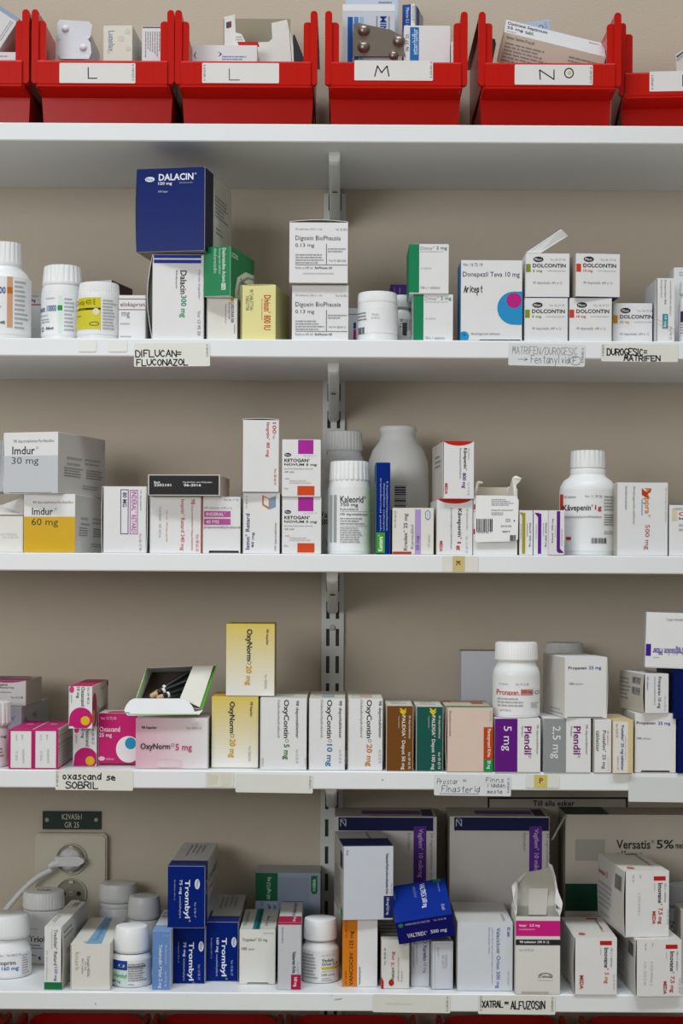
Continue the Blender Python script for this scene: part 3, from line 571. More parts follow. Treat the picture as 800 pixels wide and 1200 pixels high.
carton('pale yellow carton with red sideways title', 282, 334, 323, 398, .01, .085, S, [T(309, 346, 317.5, 387, 'Divisun® 800 IU', '#d2552c', 'd', 1), G(305.5, 350, 308, 380, 1, '#d98a66', 1), T(292.5, 339, 296.5, 364, '90 TABLETTIA/', '#66645a', 'd'), T(288, 346, 291.5, 364, 'TABLETTER', '#66645a', 'd')], col='#efe9a8', right='#b9b47c', yaw=-9, gap=(1.6, .3, .4, .4), bt=1)
dg = lambda a, u: [T(346, 267+a, 377, 270+a, '50 tabletter (50 x 1 st)', '#77777c'), T(393, 267+a, 407, 270+a, 'Vnr 32 40 6', '#77777c'), T(346, 276+a, 399, 283+a, 'Digoxin BioPhausia', '#3a3a3e'), T(346, 285+a, 368, 290.5+a, '0.13 mg', '#3a3a3e'), R(382, 285.5+a, 382.8, 310+a, '#55555a'), R(346, 310+a, 407, 310.6+a, '#55555a'), G(346, 297+a, 380, 309.5+a, 4, '#77777c'), G(384, 290+a, 407, 296+a, 2, '#77777c'), T(385, 304+a, 394, 306.5+a, 'Utg dat', '#77777c'), T(395, 304+a, 405, 306.5+a, u, '#66666a'), T(346, 312.5+a, 367, 315+a, 'Packat av APL för', '#77777c'), T(369, 312.5+a, 389, 315+a, 'BioPhausia AB', '#55555a', 0, .6)]
g0 = carton('lower of two stacked white cartons with plain black title beside the yellow carton', 342, 334, 408, 398, .012, .07, S, dg(78, '2014-11'), gap=(.5, .3, .9, .3), group='two white cartons with plain black title')
carton('upper of two stacked white cartons with plain black title, in front of the upright', 339, 259, 407.5, 325, .006, .075, g0.zt+.001, dg(0, '2015-03')+[R(355, 320, 391, 320.7, '#a8a8ac')], gap=(.5, .3, 1.4, .4), group='two white cartons with plain black title', bt=2.2, bot='#c9c4ba', pitch=-1.5)
bottle('squat white jar with a ribbed cap right of the stacked white cartons', 442, .04, S, [(22.5, 355), (23.6, 360), (23.8, 398)], [(22.8, 344), (23.4, 354), (23.4, 357), (22, 359)], 62, .025, lab=(23.8, 364, 393), name='pill_jar', cat='pill jar',
       art=[T(434.5, 371, 443, 373.5, 'T25AA', '#85888c'), T(434.5, 375, 444, 377, '01/2015', '#85888c'), G(419, 368, 430, 379, 3, '#44464a'), BC(419.5, 386, 427, 394)], capcol='#e6e7e6')
carton('white carton edge with a blue and pink stripe behind the jar beside the stack', 404, 361, 424, 398, .085, .04, S, [R(404, 368, 424, 368.8, '#8a8f98'), R(414, 378, 417, 385, '#2b4a8a'), R(414, 386, 417, 398, '#c83f8e')], part=False)
bottle('small white bottle tucked between the squat jar and the green striped cartons', 470, .085, S, [(8, 361), (11, 366), (13, 370), (13.5, 398)], [(11.8, 347), (12.2, 359), (12.2, 361), (10, 362)], 0, lab=(13.5, 374, 396), art=[T(468, 376, 472, 386, 'B12', '#3a3a3e', 'd'), G(473, 376, 482, 395, 4, '#55565c', 1), R(471, 380, 476, 395, '#4a4a50')])
carton('purple carton behind the small white bottle', 457, 333.5, 482, 398, .125, .05, S, [G(461, 337, 463, 350, 1, '#9f86bb', 1), G(466, 337, 470, 352, 1, '#9f86bb', 1)], col='#5c3a94', flat=True)
dm = lambda ax, ay: [R(479+ax, 286+ay, 491+ax, 343+ay, '#1f8a5c'), T(492.5+ax, 288.5+ay, 509+ax, 293+ay, 'Dimor®', '#85898c'), T(511+ax, 288.5+ay, 523.5+ax, 293.5+ay, '2 mg', '#3f8a6c', 0, .5), T(492.5+ax, 294+ay, 519+ax, 296+ay, 'loperamidhydroklorid', '#9a9ca0'), T(493+ax, 313.5+ay, 505+ax, 315.5+ay, 'Vnr 38 87 20', '#a2a4a8'), T(493+ax, 335.5+ay, 516+ax, 338.5+ay, '100 x 1 tabletter', '#85898c')]
e0 = carton('lower of two stacked white cartons with a green band', 484, 345, 530.5, 398, .012, .08, S, dm(5, 59), gap=(.3, .4, .3, .6), left='#d0d2cf', group='two white cartons with a green band', La=[G(.3, .2, .9, .8, 5, '#6a6c70')])
carton('upper of two stacked white cartons with a green band', 479, 286, 525.5, 342.5, .01, .08, e0.zt, dm(0, 0), gap=(.3, .4, .3, .6), left='#1f8a5c', group='two white cartons with a green band')
carton('large white carton with a blue disc and a smaller pink disc', 539.5, 305, 611.5, 398, .008, .055, S, [E(602, 361, 19.5, 19.5, '#3f9fd8'), R(602, 341.5, 612, 380.5, '#3f9fd8'), E(602, 352, 9, 9, '#c8388e'), T(542, 308.5, 565, 312, 'Vnr 16 72 19', '#5a5f78'), T(542, 318.5, 608.5, 326, 'Donepezil Teva 10 mg', '#4a4f72'), H(543.5, 335, 565, 342.5, 'Aricept', lw=.9, sl=.12), E(543.5, 394.5, 6, 6, '#3f9fd8'), T(542, 391, 545.5, 394, '98', '#26262a'), T(552, 390, 586, 393, 'filmdragerade tabletter', '#66687a')], left='#4a94c8', gap=(.4, .4, .3, .9), notch=(.3, .98, .9))
dc = lambda ax, ay, mg, c: [R(615+ax, 309.5+ay, 620.5+ax, 319+ay, c)]+logo(629.5+ax, 304+ay, 6, 3.2)+[T(643+ax, 303+ay, 661+ax, 305.5+ay, 'Vnr 36 37 34', '#9a9ca0'), T(623+ax, 309+ay, 661.5+ax, 313.5+ay, 'DOLCONTIN', '#2c2c30', 0, 1.2), T(623+ax, 316+ay, 634+ax, 319.5+ay, mg, c, 0, .7), T(639.5+ax, 316.5+ay, 661.5+ax, 318.5+ay, 'morfinsulfatpentahydrat', '#9a9ca0'), T(623+ax, 330+ay, 657+ax, 333.5+ay, '49 depottabl. (49 x 1)', '#85878c')]
gd = 'white cartons with a black oval mark and coloured square'
f0 = carton('lower of two cartons with an olive square, under the one with its lid raised', 614.5, 349, 665, 398, .008, .05, S, dc(0, 53.5, '5 mg', '#8f9a3a'), group=gd, top='#3f4a86', bot='#4a5590')
f1 = carton('upper carton with an olive square, its lid flap raised', 615.5, 297, 667, 347, .008, .05, f0.zt, dc(1, 0, '5 mg', '#8f9a3a'), group=gd, bot='#2c3674')
m = MB(); c = f1.root.location; zt = f1.zt
m.slab([Vector(at(616.5, 296.3, .010)), at(633, 296.6, .012), at(665, 276.5, .016), at(657.5, 269, .012)], (-.0003, .0002, .0007), mat('#e2e2e3'))
m.slab([p+Vector((-.0003, .0003, .0007)) for p in (at(616.5, 296.3, .010), at(657.5, 269, .012), at(659, 270.3, .0125), at(618.5, 296.6, .0105))], (-.0001, .0001, .0005), mat('#2f3b7c'))
o = m.build('raised_flap', f1.root); o.matrix_parent_inverse = f1.root.matrix_world.inverted()
f2 = carton('lower of two cartons with a red square, between olive and orange squares', 667, 349, 716.5, 398, .008, .05, S, dc(52, 53.5, '10 mg', '#e24a2e'), group=gd, top='#3f4a86')
carton('upper carton with a red square, turned slightly and overhanging the one below', 674, 297, 726, 347, .006, .05, f2.zt, dc(60, 0, '10 mg', '#e24a2e'), group=gd, yaw=5, bot='#2c3674', left='#b9b3a6', top='#3f4a86')
carton('carton with an orange square set back beside the red square pair', 718, 355, 764.5, 398, .026, .05, S, dc(103, 60, '30 mg', '#e0a040'), group=gd, top='#3f4a86', right='#3f4a86')
carton('narrow white carton with a teal dose mark at the right end of the second shelf', 768.5, 326, 790, 398, .012, .08, S, [T(777.5, 328, 780.5, 357, 'Domperidon Ebb', '#44464c', 'd'), T(773, 328, 776, 349, 'Domperidon', '#85878c', 'd'), R(776, 368, 782.5, 385, '#3f9ab0'), T(777.5, 370, 781, 383, '10 mg', '#e6eef0', 'd', .6), T(784.5, 329, 786.5, 370, 'munsönderfallande tabletter', '#85878c', 'd'), T(784.5, 383, 787, 398, 'Vnr 45 52', '#85878c', 'd'), P([(769, 373), (790, 386), (790, 386.6), (769, 373.6)], '#d8c2b0'), P([(769, 378), (790, 390), (790, 390.6), (769, 378.6)], '#d8c2b0')], left='#d2d4d2', flat=False, gap=(1.3, .3, .3, .3))
carton('white carton behind the narrow teal marked carton at the right edge', 789, 313.5, 830, 398, .07, .08, S, [G(795, 318, 812, 324, 2)], left='#d8d9da')
bottle('white bottle with dark print cut off by the right edge on the second shelf', 808, .03, S, [(9, 345), (12, 352), (13, 356), (13, 398)], [(11.5, 330), (12, 343), (12, 345), (10, 347)], 0, lab=(13, 358, 394), art=[R(796, 366, 812, 379, '#4a3a5c'), G(796, 380, 812, 393, 4, '#66666c')])
# ------------------------------------------------------------------ third shelf
S = SZ[3]
t0 = carton('cream carton at the left end of the third shelf, under a tilted grey one', -32, 603, 27, 649.5, .02, .06, S, [T(1, 625, 20, 627.5, 'ENTERES', '#c2beb2'), T(3, 628.5, 22, 631, 'ALINE 50', '#c2beb2'), R(0, 603.4, 27, 604.4, '#55503f')], col='#dedcd6')
m = MB(); m.slab([at(-32, 602.6, .022), at(27, 602.6, .022), at(28, 582, .05), at(2, 592, .05), at(-32, 590, .05)], (0, .0006, .0002), mat('#dddbd5')); o = m.build('raised_flap', t0.root); o.matrix_parent_inverse = t0.root.matrix_world.inverted()
carton('grey carton at the left edge behind the grey-white box', -32, 516, 6.5, 578.5, .075, .06, t0.zt, [], col='#b9bdc0', zl=wz(578.5, .075), part=False)
sidep = lambda: [G(.18, .36, .52, .55, 2, '#8a8a88'), G(.55, .36, .95, .5, 2, '#8a8a88'), G(.12, .55, .52, .72, 4, '#5a5a58'), G(.58, .55, .96, .72, 4, '#5a5a58'), G(.5, .82, .95, .9, 2, '#77777a')]
i6 = carton('yellow and white carton under the grey and white one on the third shelf', 28, 579, 88, 649.5, .012, .13, S, [R(28, 605.5, 88, 650, '#e2b62f'), T(38.5, 587, 86, 591, '98 depottabletter/forðatöflur', '#77777a'), T(37.5, 595, 62, 603.5, 'Imdur', '#26262a', 0, .4), EO(65.5, 596.5, 1.1, 1.1, .3, '#44444a'), T(37, 607.5, 68, 618, '60 mg', '#4a4532')], yaw=-8, Ra=sidep(), right='#d3d3cf', gap=(.3, .3, .3, .8), notch=(.08, .9, 1.4), kind='card')
carton('grey and white carton standing turned on the yellow and white one', 4.5, 506.5, 68, 576, .006, .13, i6.zt, [R(4.5, 534, 68, 577, '#c2c6ca'), T(16, 515, 64, 519.5, '98 depottabletter/forðatöflur', '#77777a'), T(14.5, 523, 41, 532.5, 'Imdur', '#26262a', 0, .4), EO(44, 525, 1.2, 1.2, .3, '#44444a'), T(14, 535.5, 45.5, 546, '30 mg', '#55585c')], yaw=-17, Ra=sidep()+[G(.93, .08, .99, .2, 2)], right='#cfcfcb', gap=(.3, .3, .3, .8), notch=(.1, .88, 1.8), bl=1.5)
carton('white carton with pink and purple rounded frames reading sideways', 119.5, 570, 171.5, 649.5, .008, .065, S, [OL(152, 574, 161.5, 626, .9, '#c06aae'), T(154, 576, 160, 624, 'INDERAL® RETARD', '#c06aae', 'd', .5), OL(141, 573.5, 150.5, 626, .9, '#6a4a86'), T(143.5, 577, 148.5, 594, '80 MG', '#5c4478', 'd', .6), T(163.5, 574, 166, 599, '100 depotkapslar', '#85878c', 'd'), T(163, 625, 166, 645, 'Vnr 06 17 94', '#85878c', 'd')], gap=(1.8, .6, .5, .4), bl=.8, br=1)
j0 = carton('white carton with red sideways text under the flat black carton', 175.5, 582, 236.5, 649.5, .012, .085, S, [T(210.5, 585, 216.5, 645, 'Isoptin® Retard 240 mg', '#d0432e', 'd', .5), T(223.5, 585, 228.5, 591, '98', '#d0432e', 'd', .6), T(223.5, 592, 226.5, 645, 'depottabletter/depottabletti', '#d0654e', 'd'), T(229.5, 626, 233, 646, 'Vnr 08 66 20', '#d0654e', 'd'), T(194, 598, 196.5, 635, 'Uty. rec. 100 kaps apotek', '#d98a78', 'd'), T(186, 594, 189, 630, '1064680  08 2016', '#a5a7aa', 'd'), R(235.2, 582, 236.5, 650, '#d0432e')], gap=(.8, .3, .8, .4))
j1 = carton('white carton with two pink rounded bars and dark cut-out at its foot', 237.5, 582, 281.5, 649.5, .014, .085, S, [T(262, 584.5, 279, 587, 'Vnr 06 17 90', '#77859a'), T(239, 594, 271.5, 597, '100 tabletter (100 x 1)', '#77777c'), R(239, 599, 270, 606, '#cf6cb2'), T(241.5, 600.5, 264, 604.5, 'INDERAL®', '#f0e0ec', 0, .8), R(239, 608, 270, 615, '#cf6cb2'), T(241.5, 609.5, 256.5, 613.5, '40 MG', '#f0e0ec', 0, .8), T(239, 616.5, 281, 620, 'propranololhydroklorid', '#55555a')], gap=(.3, .4, .6, .3), notch=(.15, .97, 3.0))
carton('flat black-ended carton lying across two white cartons', 173.5, 556, 257.5, 580.5, -.003, .095, max(j0.zt, j1.zt), [OL(173.5, 556, 257.5, 581, 1.2, '#cfcac2'), T(180.5, 564, 187.5, 566.5, 'Batch', '#e6e6e6', 0, .6), T(180.5, 567, 200.5, 570, '2202101', '#f0f0f0', 0, .5), T(214, 564, 248.5, 566.5, 'Utg.dat./Käyt. viim./Utløpsdato', '#e6e6e6'), T(215.5, 567, 235.5, 570, '06-2016', '#f0f0f0', 0, .5)], col='#17171a', side='#dcd9d4', top='#c54fa0', right='#c6c3bc', yaw=-3, gap=(.9, 1.2, .9, 1.0))
k0 = carton('white carton with an orange and blue folded square mark under the tall white one', 284.5, 577, 327.5, 649.5, .012, .09, S, [P([(307, 580), (315, 584), (315, 597), (307, 592)], '#d98a66'), P([(315, 584), (323, 581), (323, 594), (315, 597)], '#8f9fb8'), P([(309, 582.5), (314.5, 585), (314.5, 594), (309, 591)], '#e0ded8'), T(287.5, 602, 292.5, 644, 'Ismo® Retard', '#3c4a70', 'u', .6), T(294.5, 624, 298.5, 642, '40 mg', '#3c4a70', 'u', .4), T(321.5, 612, 324.5, 645, '100 depottabletter', '#66687a', 'u'), T(287.5, 581, 289.5, 596, 'Vnr 46 34 16', '#85878c', 'u')], gap=(.8, .4, .8, .3), top='#d9d4c8')
carton('tall white carton with red sideways text beside the violet topped pair', 283.5, 491, 326.5, 575, .006, .09, k0.zt, [T(319, 495, 323.5, 508, '100', '#d0432e', 'd', .5), T(319.5, 509, 322, 514, 'Tabl', '#d0654e', 'd'), T(311, 495, 316, 535.5, 'Isoptin® 80 mg', '#d0432e', 'd', .6), T(321, 549, 324, 568, 'Vnr 08 66 01', '#d0654e', 'd')], yaw=3.5, left='#b98e7e', gap=(.9, .4, 1.2, .4), bt=1)
kg = lambda a: [R(349, 515.5+a, 367, 532+a, '#b83aa6'), R(348.5, 569.5+a, 368.5, 580.5+a, '#e2552e')]+logo(337, 533+a, 4, 2.2)+[T(333, 537.5+a, 363, 541.5+a, 'KETOGAN®', '#26262a', 0, 1), T(333, 543+a, 371, 546.5+a, 'NOVUM 5 mg', '#26262a', 0, .8), T(333, 548.5+a, 366, 550.5+a, 'ketobemidonhydroklorid', '#77777c'), T(333, 552+a, 345, 554+a, '100 tabl.', '#66666a'), G(334, 560+a, 341, 562+a, 1, '#a2a4a8'), G(339, 562+a, 364, 567+a, 2, '#c9c6c4'), T(355, 533+a, 371, 535+a, 'Vnr 04 51 17', '#b2b4b8'), T(333, 571.5+a, 338, 573.5+a, 'Ker', '#85878c')]
gk = 'two white cartons with a violet top mark and orange foot mark'
l0 = carton('lower white carton with a violet top mark and orange foot mark', 330.5, 582.5, 376, 649.5, .01, .06, S, kg(67), gap=(.4, .4, .3, .4), group=gk)
carton('upper white carton with a violet top mark and orange foot mark', 330.5, 515, 375.5, 580.5, .008, .06, l0.zt, kg(0), gap=(.4, .4, .3, .4), group=gk)
bottle('white bottle with a pale cap half hidden behind the grey barred bottle', 403, .175, S, [(19, 527), (20, 533), (25, 543), (27, 552), (27, 649.5)], [(20.8, 506), (21.4, 524), (21.4, 528), (19.5, 530)], 30, .03, capcol='#e3e6e6', col='#e0e4e8')
bottle('small white bottle with blue print squeezed left of the grey barred bottle', 393, .105, S, [(15, 575), (16.5, 582), (16.5, 649.5)], [(15, 560), (15.5, 574), (15.5, 577), (14, 578)], 0, lab=(16.5, 588, 645), art=[T(376.5, 600, 384.5, 607, 'Kal', '#2c5c94', 0, 1), T(376.5, 609, 384.5, 615, '500', '#333338', 0, 1), P([(376, 626), (382, 632), (388, 642), (384, 642), (376, 632)], '#3f8fd0')])
bottle('white bottle with two grey bars on its label in front of the upright', 409, .042, S, [(22.5, 561), (23.5, 566), (24.6, 576), (25, 580), (25, 649.5)], [(22.6, 541), (23.6, 560), (24, 563), (22.5, 565)], 24, .04, lab=(25, 572, 646),
       art=[R(386.5, 581, 389.5, 636, '#a9b0ac'), R(391, 581, 394.5, 636, '#9aa29e'), T(398.5, 582, 428, 590, 'Kaleorid®', '#3a3a3e', 0, .7), T(398.5, 590.5, 419, 595.5, '750 mg', '#3a3a3e', 0, .6), T(398.5, 596, 419, 599, 'Kaliumklorid', '#55555a'), R(398.5, 600, 431, 600.4, '#85878c'), T(398.5, 602, 430, 605.5, '100 depottabletter', '#44444a', 0, .3), G(398.5, 607, 431, 616, 3, '#66686c'), R(398.5, 616.8, 431, 617.2, '#85878c'), G(398.5, 618, 431, 637, 7, '#77797c')])
carton('narrow blue carton with a green panel beside the grey barred bottle', 440, 542, 457, 649.5, .008, .07, S, [T(448.5, 566, 451, 622, 'depotplåster oxybutynin', '#b9c2e0', 'd'), T(444.5, 560, 447, 622, 'transdermal patch', '#b9c2e0', 'd'), T(452, 564, 454.5, 622, '8 depotplåster/depotlaastaria', '#b9c2e0', 'd'), R(441, 624, 451, 648, '#4fa83a'), T(443, 627, 448.5, 646, 'Kentera®', '#eef4ea', 'u', .8)], col='#1b3184', side='#3d5a8a', left='#6aa06a', gap=(.4, .4, .3, .3), La=[R(0, 0, 1, .2, '#2f5aa0')], kind='gloss')
bottle('large empty-looking white jar without a cap standing behind the blue carton', 466, .16, S, [(21, 513), (22.5, 518), (30, 528), (34.5, 541), (35.5, 550), (35.5, 649.5)], [(21.5, 500), (22, 503), (22, 506), (20.5, 508), (20.8, 516)], 0, capcol='#e4e6e4', col='#e6e8e8', lab=(35.5, 566, 600), art=[R(456, 566, 475, 600, '#dfe2e4'), BC(461, 571, 474, 598, '#3a3a5a', 1)], labcol='#e6e8e8', name='pill_jar', cat='pill jar')
carton('white carton with a lilac band and blue hexagon mark', 459.5, 595, 508, 649.5, .01, .09, S, [R(486, 597, 493, 650, '#b9a2d6'), T(487.5, 628, 491.5, 645, '25 mg', '#4a4478', 'u', .6), T(472.5, 602, 478.5, 645, 'Kredex® 25 mg', '#4a4a50', 'u', .4), T(481, 615, 484.5, 643, 'Karvedilol', '#77777c', 'u'), T(461.5, 599, 464, 619, 'Vnr 55 64 23', '#66666a', 'u'), P([(498, 600), (501, 597.5), (504, 600), (504, 607), (501, 609.5), (498, 607)], '#6a8ec4'), P([(498.8, 600.5), (501, 598.6), (503.2, 600.5), (503.2, 606.5), (501, 608.4), (498.8, 606.5)], '#dedede'), T(500, 601, 502, 607, 'Roche', '#4a6ea8', 'd'), T(501, 626, 503.5, 641, '100 tabletter', '#9a9ca0', 'u'), R(460, 646.5, 482, 649.5, '#c8463a')], col='#dcdad4', side='#c9c4b2', right='#d2c9a8', gap=(.4, .5, .5, .3))
kv = lambda x0, x1, y0, y1, mg, mc, f: [E((x0+x1)/2, y0-3.4*f, (x1-x0)*.52, 8.6*f, '#d02a22')]
n0 = carton('lower of two white cartons with a red curved top, beside the torn open box', 511.5, 585, 553.5, 649.5, .01, .085, S, kv(511.5, 553.5, 585, 650, 0, 0, 1)+[T(535, 596, 541, 632, 'Kåvepenin®', '#33333a', 'd', 1), T(534.5, 635, 540, 645, '1g', '#c8302a', 'd', 1), T(527, 595, 530, 643, 'fenoximetylpenicillinkalium', '#77777c', 'd'), T(546, 596, 548.5, 621, '40 tabletter/töflur', '#9a9ca0', 'd'), T(545.5, 628, 548, 648, 'Vnr 11 39 10', '#9a9ca0', 'd'), T(515, 634, 518.5, 646.5, 'MEDA', '#d02a22', 'd', 1)], top='#d02a22', yaw=2, gap=(.6, .4, .3, .3))
carton('upper of two white cartons with a red curved top, turned to show its left side', 518.5, 517, 555, 583.5, .004, .10, n0.zt, kv(518.5, 555, 517, 584, 0, 0, 1)+[T(542, 525, 547, 551, 'Kåvepenin®', '#33333a', 'd', 1), T(540.5, 554, 546, 572, '800 mg', '#6a3a96', 'd', .8), T(537.5, 525, 540.5, 561, 'fenoximetylpenicillinkalium', '#77777c', 'd'), T(548, 525, 550, 539, '40 tabletter', '#9a9ca0', 'd'), T(547.5, 565, 550, 580, 'Vnr 10 75 49', '#9a9ca0', 'd'), T(521, 566.5, 524.5, 579, 'MEDA', '#d02a22', 'd', 1)], top='#d02a22', left='#d2d0c6', yaw=4, gap=(1.2, .4, .3, .4), La=[G(.3, .2, .85, .45, 3, '#5a5a5c')])
def tabbed_open_carton():
    y0, y1 = .012, .055; c = at(580, 649.5, (y0+y1)/2); c.z = S+.0003; root = empty('open_carton', c); tag(root, 'opened white carton with torn flaps and a barcode tag hanging down its front', 'medicine box')
    f = lambda px, py, y: at(px, py, y)-c; wm, inn = mat('#e0e0df'), mat('#cfc8b4'); m = MB(); xl, xr = f(554.5, 600, y0).x, f(606, 600, y0).x; zb = 0; t = .0006
    zf, zt = f(580, 582, y0).z, f(580, 571, y1).z; zs = f(580, 573, y0).z
    m.slab([(xl, y0-c.y, zb), (xr, y0-c.y, zb), (xr, y0-c.y, zf), (xl, y0-c.y, zf)], (0, t, 0), wm)
    m.slab([(xl, y1-c.y, zb), (xr, y1-c.y, zb), (xr, y1-c.y, zt), (xl, y1-c.y, zt)], (0, t, 0), inn)
    for x, s_ in ((xl, t), (xr, -t)): m.slab([(x, y0-c.y+t, zb), (x, y1-c.y, zb), (x, y1-c.y, zt), (x, y0-c.y+t, zs)], (s_, 0, 0), wm)
    m.box(xl, y0-c.y+t, 0, xr, y1-c.y, t, wm)
    MFx = lambda px, py, e: f(px, py, y0)-Vector((0, e, 0))
    draw(m, [R(554.6, 620, 556.4, 626, '#c8302a'), R(555, 591, 560, 597, '#c8302a'), G(555, 598, 560, 601, 1)], MFx); m.build('carton_body', root)
    d = MB(); pts = [f(557, 580.5, y0), f(604, 581, y0), f(607.5, 586, y0), f(606.5, 632, y0-.004), f(604, 634.5, y0-.004), f(559, 635.5, y0-.004), f(556.5, 633, y0-.004)]
    d.slab(pts, (0, -.0006, 0), mat('#e4e4e5'))
    def MT_(px, py, e): return f(px, py, y0-.004*max(0, min(1, (py-581)/53)))-Vector((0, .00065+e, 0))
    draw(d, [BC(558, 608, 577, 623), T(558, 622.5, 575, 625, '7090345 1', '#44444a'), G(575.5, 584.5, 601.5, 593, 4, '#66686c'), T(575.5, 597, 601, 599, 'Endast för sjukhusbruk.', '#3a3a3e', 0, .5), G(575.5, 600, 596, 604, 2, '#77797c'), G(592, 607.5, 600, 612, 2, '#77797c'), R(601.5, 609.5, 603, 611, '#333338'), T(586.5, 615.5, 599, 617.5, '2016-02', '#44444a', 0, .5), T(588, 622, 597.5, 624, '98077', '#55555a', 0, .5), BC(597, 627, 604, 634)], MT_); d.build('hanging_flap', root)
    d = MB(); d.slab([f(556.5, 581, y0), f(557.5, 566, y0), f(560, 564, y0), f(564.5, 564, y0-.004), f(566, 566, y0-.006), f(561, 567, y0), f(559.5, 572, y0+.002), f(558.5, 581, y0+.004)], (0, .0006, 0), mat('#e0ddd2')); d.build('torn_flap', root)
    d = MB(); d.slab([f(594, 571, y1), f(601, 569, .03), f(600, 560, .02), f(604, 557.5, .02), f(608, 559, .018), f(611, 560.5, .016), f(609, 564, .018), f(604.5, 568.5, .02), f(606.5, 584, y0+.001), f(602, 581, .02), f(594, 580, .04)], (0, .0006, .0002), mat('#e2e0d8')); d.build('torn_flap', root)
tabbed_open_carton()
gl_ = 'three narrow white cartons with a coloured stripe'
carton('narrow white carton with an olive yellow stripe beside the torn open box', 608.5, 598, 624, 649.5, .012, .035, S, [R(611.5, 601, 615.3, 649, '#b0a52c'), P([(608.5, 600.5), (612, 600.5), (615.3, 603), (611.5, 605)], '#b0a52c'), T(619.5, 613, 622, 641, 'Klacid® 250 mg', '#3a3a3e', 'd', .5), G(609.5, 614, 611, 640, 1, '#85878c', 1), G(616.5, 613, 618.5, 632, 1, '#9a9ca0', 1)], gap=(.3, .3, .3, .3), group=gl_)
carton('middle narrow white carton with a purple stripe and level print', 625, 598, 642, 649.5, .012, .035, S, [R(630, 602, 634, 649, '#6a2a96'), P([(626, 601), (631, 601), (634, 604), (630, 606)], '#6a2a96'), T(638, 613, 640.5, 641, 'Klacid® 500 mg', '#3a3a3e', 'd', .5), G(627, 614, 629, 640, 1, '#85878c', 1), G(635.5, 613, 637.2, 632, 1, '#9a9ca0', 1)], gap=(.3, .3, .3, .3), group=gl_)
carton('narrow white carton with a purple stripe standing upside down against the tall bottle', 643, 598, 661, 649.5, .0, .022, S, [R(652, 599, 656, 646, '#6a2a96'), P([(652, 645), (656, 643), (660, 647), (660, 648), (654, 648)], '#6a2a96'), T(646, 608, 648.5, 636, 'Klacid® 500 mg', '#3a3a3e', 'u', .5), G(649.5, 616, 651, 636, 1, '#9a9ca0', 1), G(657, 620, 659, 644, 1, '#85878c', 1)], gap=(.3, .3, .3, .3), group=gl_)
bottle('tall white bottle with red and black title beside the purple striped cartons', 688, .058, S, [(20, 556), (21.5, 559), (28, 564), (32, 571), (32.5, 576), (32.5, 649.5)], [(20, 528.5), (20.5, 547), (20.6, 548.5), (19.6, 549.5), (20.6, 551), (20.4, 557), (19, 558.5)], 20, .07, ring=6, lab=(32.5, 575, 646),
       art=[R(655, 580, 658, 599, '#d24a3a'), T(658.5, 582, 671, 585, '100 tabletter', '#66686c'), T(680.5, 581.5, 700.5, 584.5, 'Vnr 11 39 26', '#66686c'), T(657.5, 592.5, 690, 601.5, 'Kåvepenin®', '#33333a', 0, 1), T(692, 593, 700, 600.5, '1g', '#c8302a', 0, 1.2), T(659.5, 605, 700, 609, 'noximetylpenicillinkalium', '#77777c'), G(703, 581.5, 720, 600, 5, '#77797c'), G(703, 603, 720, 617, 5, '#55565a'), G(703, 622.5, 716, 627, 2, '#77797c'), BC(688, 631, 706, 637.5), R(661, 630, 666, 633, '#c8302a')])
carton('white carton with a yellow-red sideways title beside the tall bottle', 722.5, 565.5, 782, 649.5, .012, .07, S, [T(753, 572, 762, 606, 'Keppra®', '#d88f2a', 'd', 1.2), P([(751.5, 572), (757, 577), (762.5, 572), (762.5, 575), (757.5, 580), (762, 584), (757, 583), (751.5, 580)], '#c8472a'), R(751.2, 585, 752.6, 604, '#9ab2d8'), T(754, 615, 761, 644, '500 mg', '#b8524a', 'd'), T(732, 570, 735, 597, 'levetiracetam', '#77797e', 'd'), T(740.5, 570, 744, 615, 'filmdragerade tabletter', '#85878c', 'd'), T(778.5, 571, 780.8, 612, '100 filmdragerade tabletter', '#9a9ca0', 'd')], gap=(.6, .4, .3, .4), left='#bdb9ae', col='#dcdcde')
carton('white carton with red and blue title at the right end of the third shelf', 784, 591, 830, 649.5, .012, .06, S, [T(795, 600, 815, 604.5, 'Ome', '#c8302a', 0, 1), T(795, 606, 818, 610, 'beprazol', '#2c3c78', 0, 1), G(795, 613, 815, 624, 2), R(787, 596, 793, 610, '#d9d2b4'), T(789, 595, 800, 598, '6 NORDIC', '#85878c')], gap=(.5, .4, .8, .4), top='#4a443c')
# ------------------------------------------------------------------ fourth shelf
S = SZ[4]
bottle('white bottle with a green label patch at the left edge of the fourth shelf', -12, .04, S, [(20, 849), (22, 854), (22.5, 898)], [(24, 822), (25, 845), (25, 847), (23, 850)], 24, .04, lab=(22.5, 856, 897), art=[T(-2, 860, 9, 864, '20 mg', '#44444a', 0, .5), P([(-12, 872), (9, 866), (9, 880), (-12, 887)], '#7ac043'), P([(-12, 884), (9, 880), (9, 890), (-12, 895)], '#8fd05a'), G(-10, 874, 8, 886, 3, '#55773a')])
p0 = carton('pale blue-grey carton lying under a small printed carton at the left of the fourth shelf', -34, 828, 25, 904, .09, .14, S, [T(12, 838, 18, 844, 'm®', '#4a7ab0', 0, .5), G(-5, 833, 18, 836, 1, '#7a9ac0')], col='#c2c9d4', side='#b3b7bf', top='#bfc4ca', yaw=-4, flat=True, Ra=[E(.14, .3, .06, .1, '#8f97a8'), T(.4, .16, .55, .3, 'M45', '#77797f')])
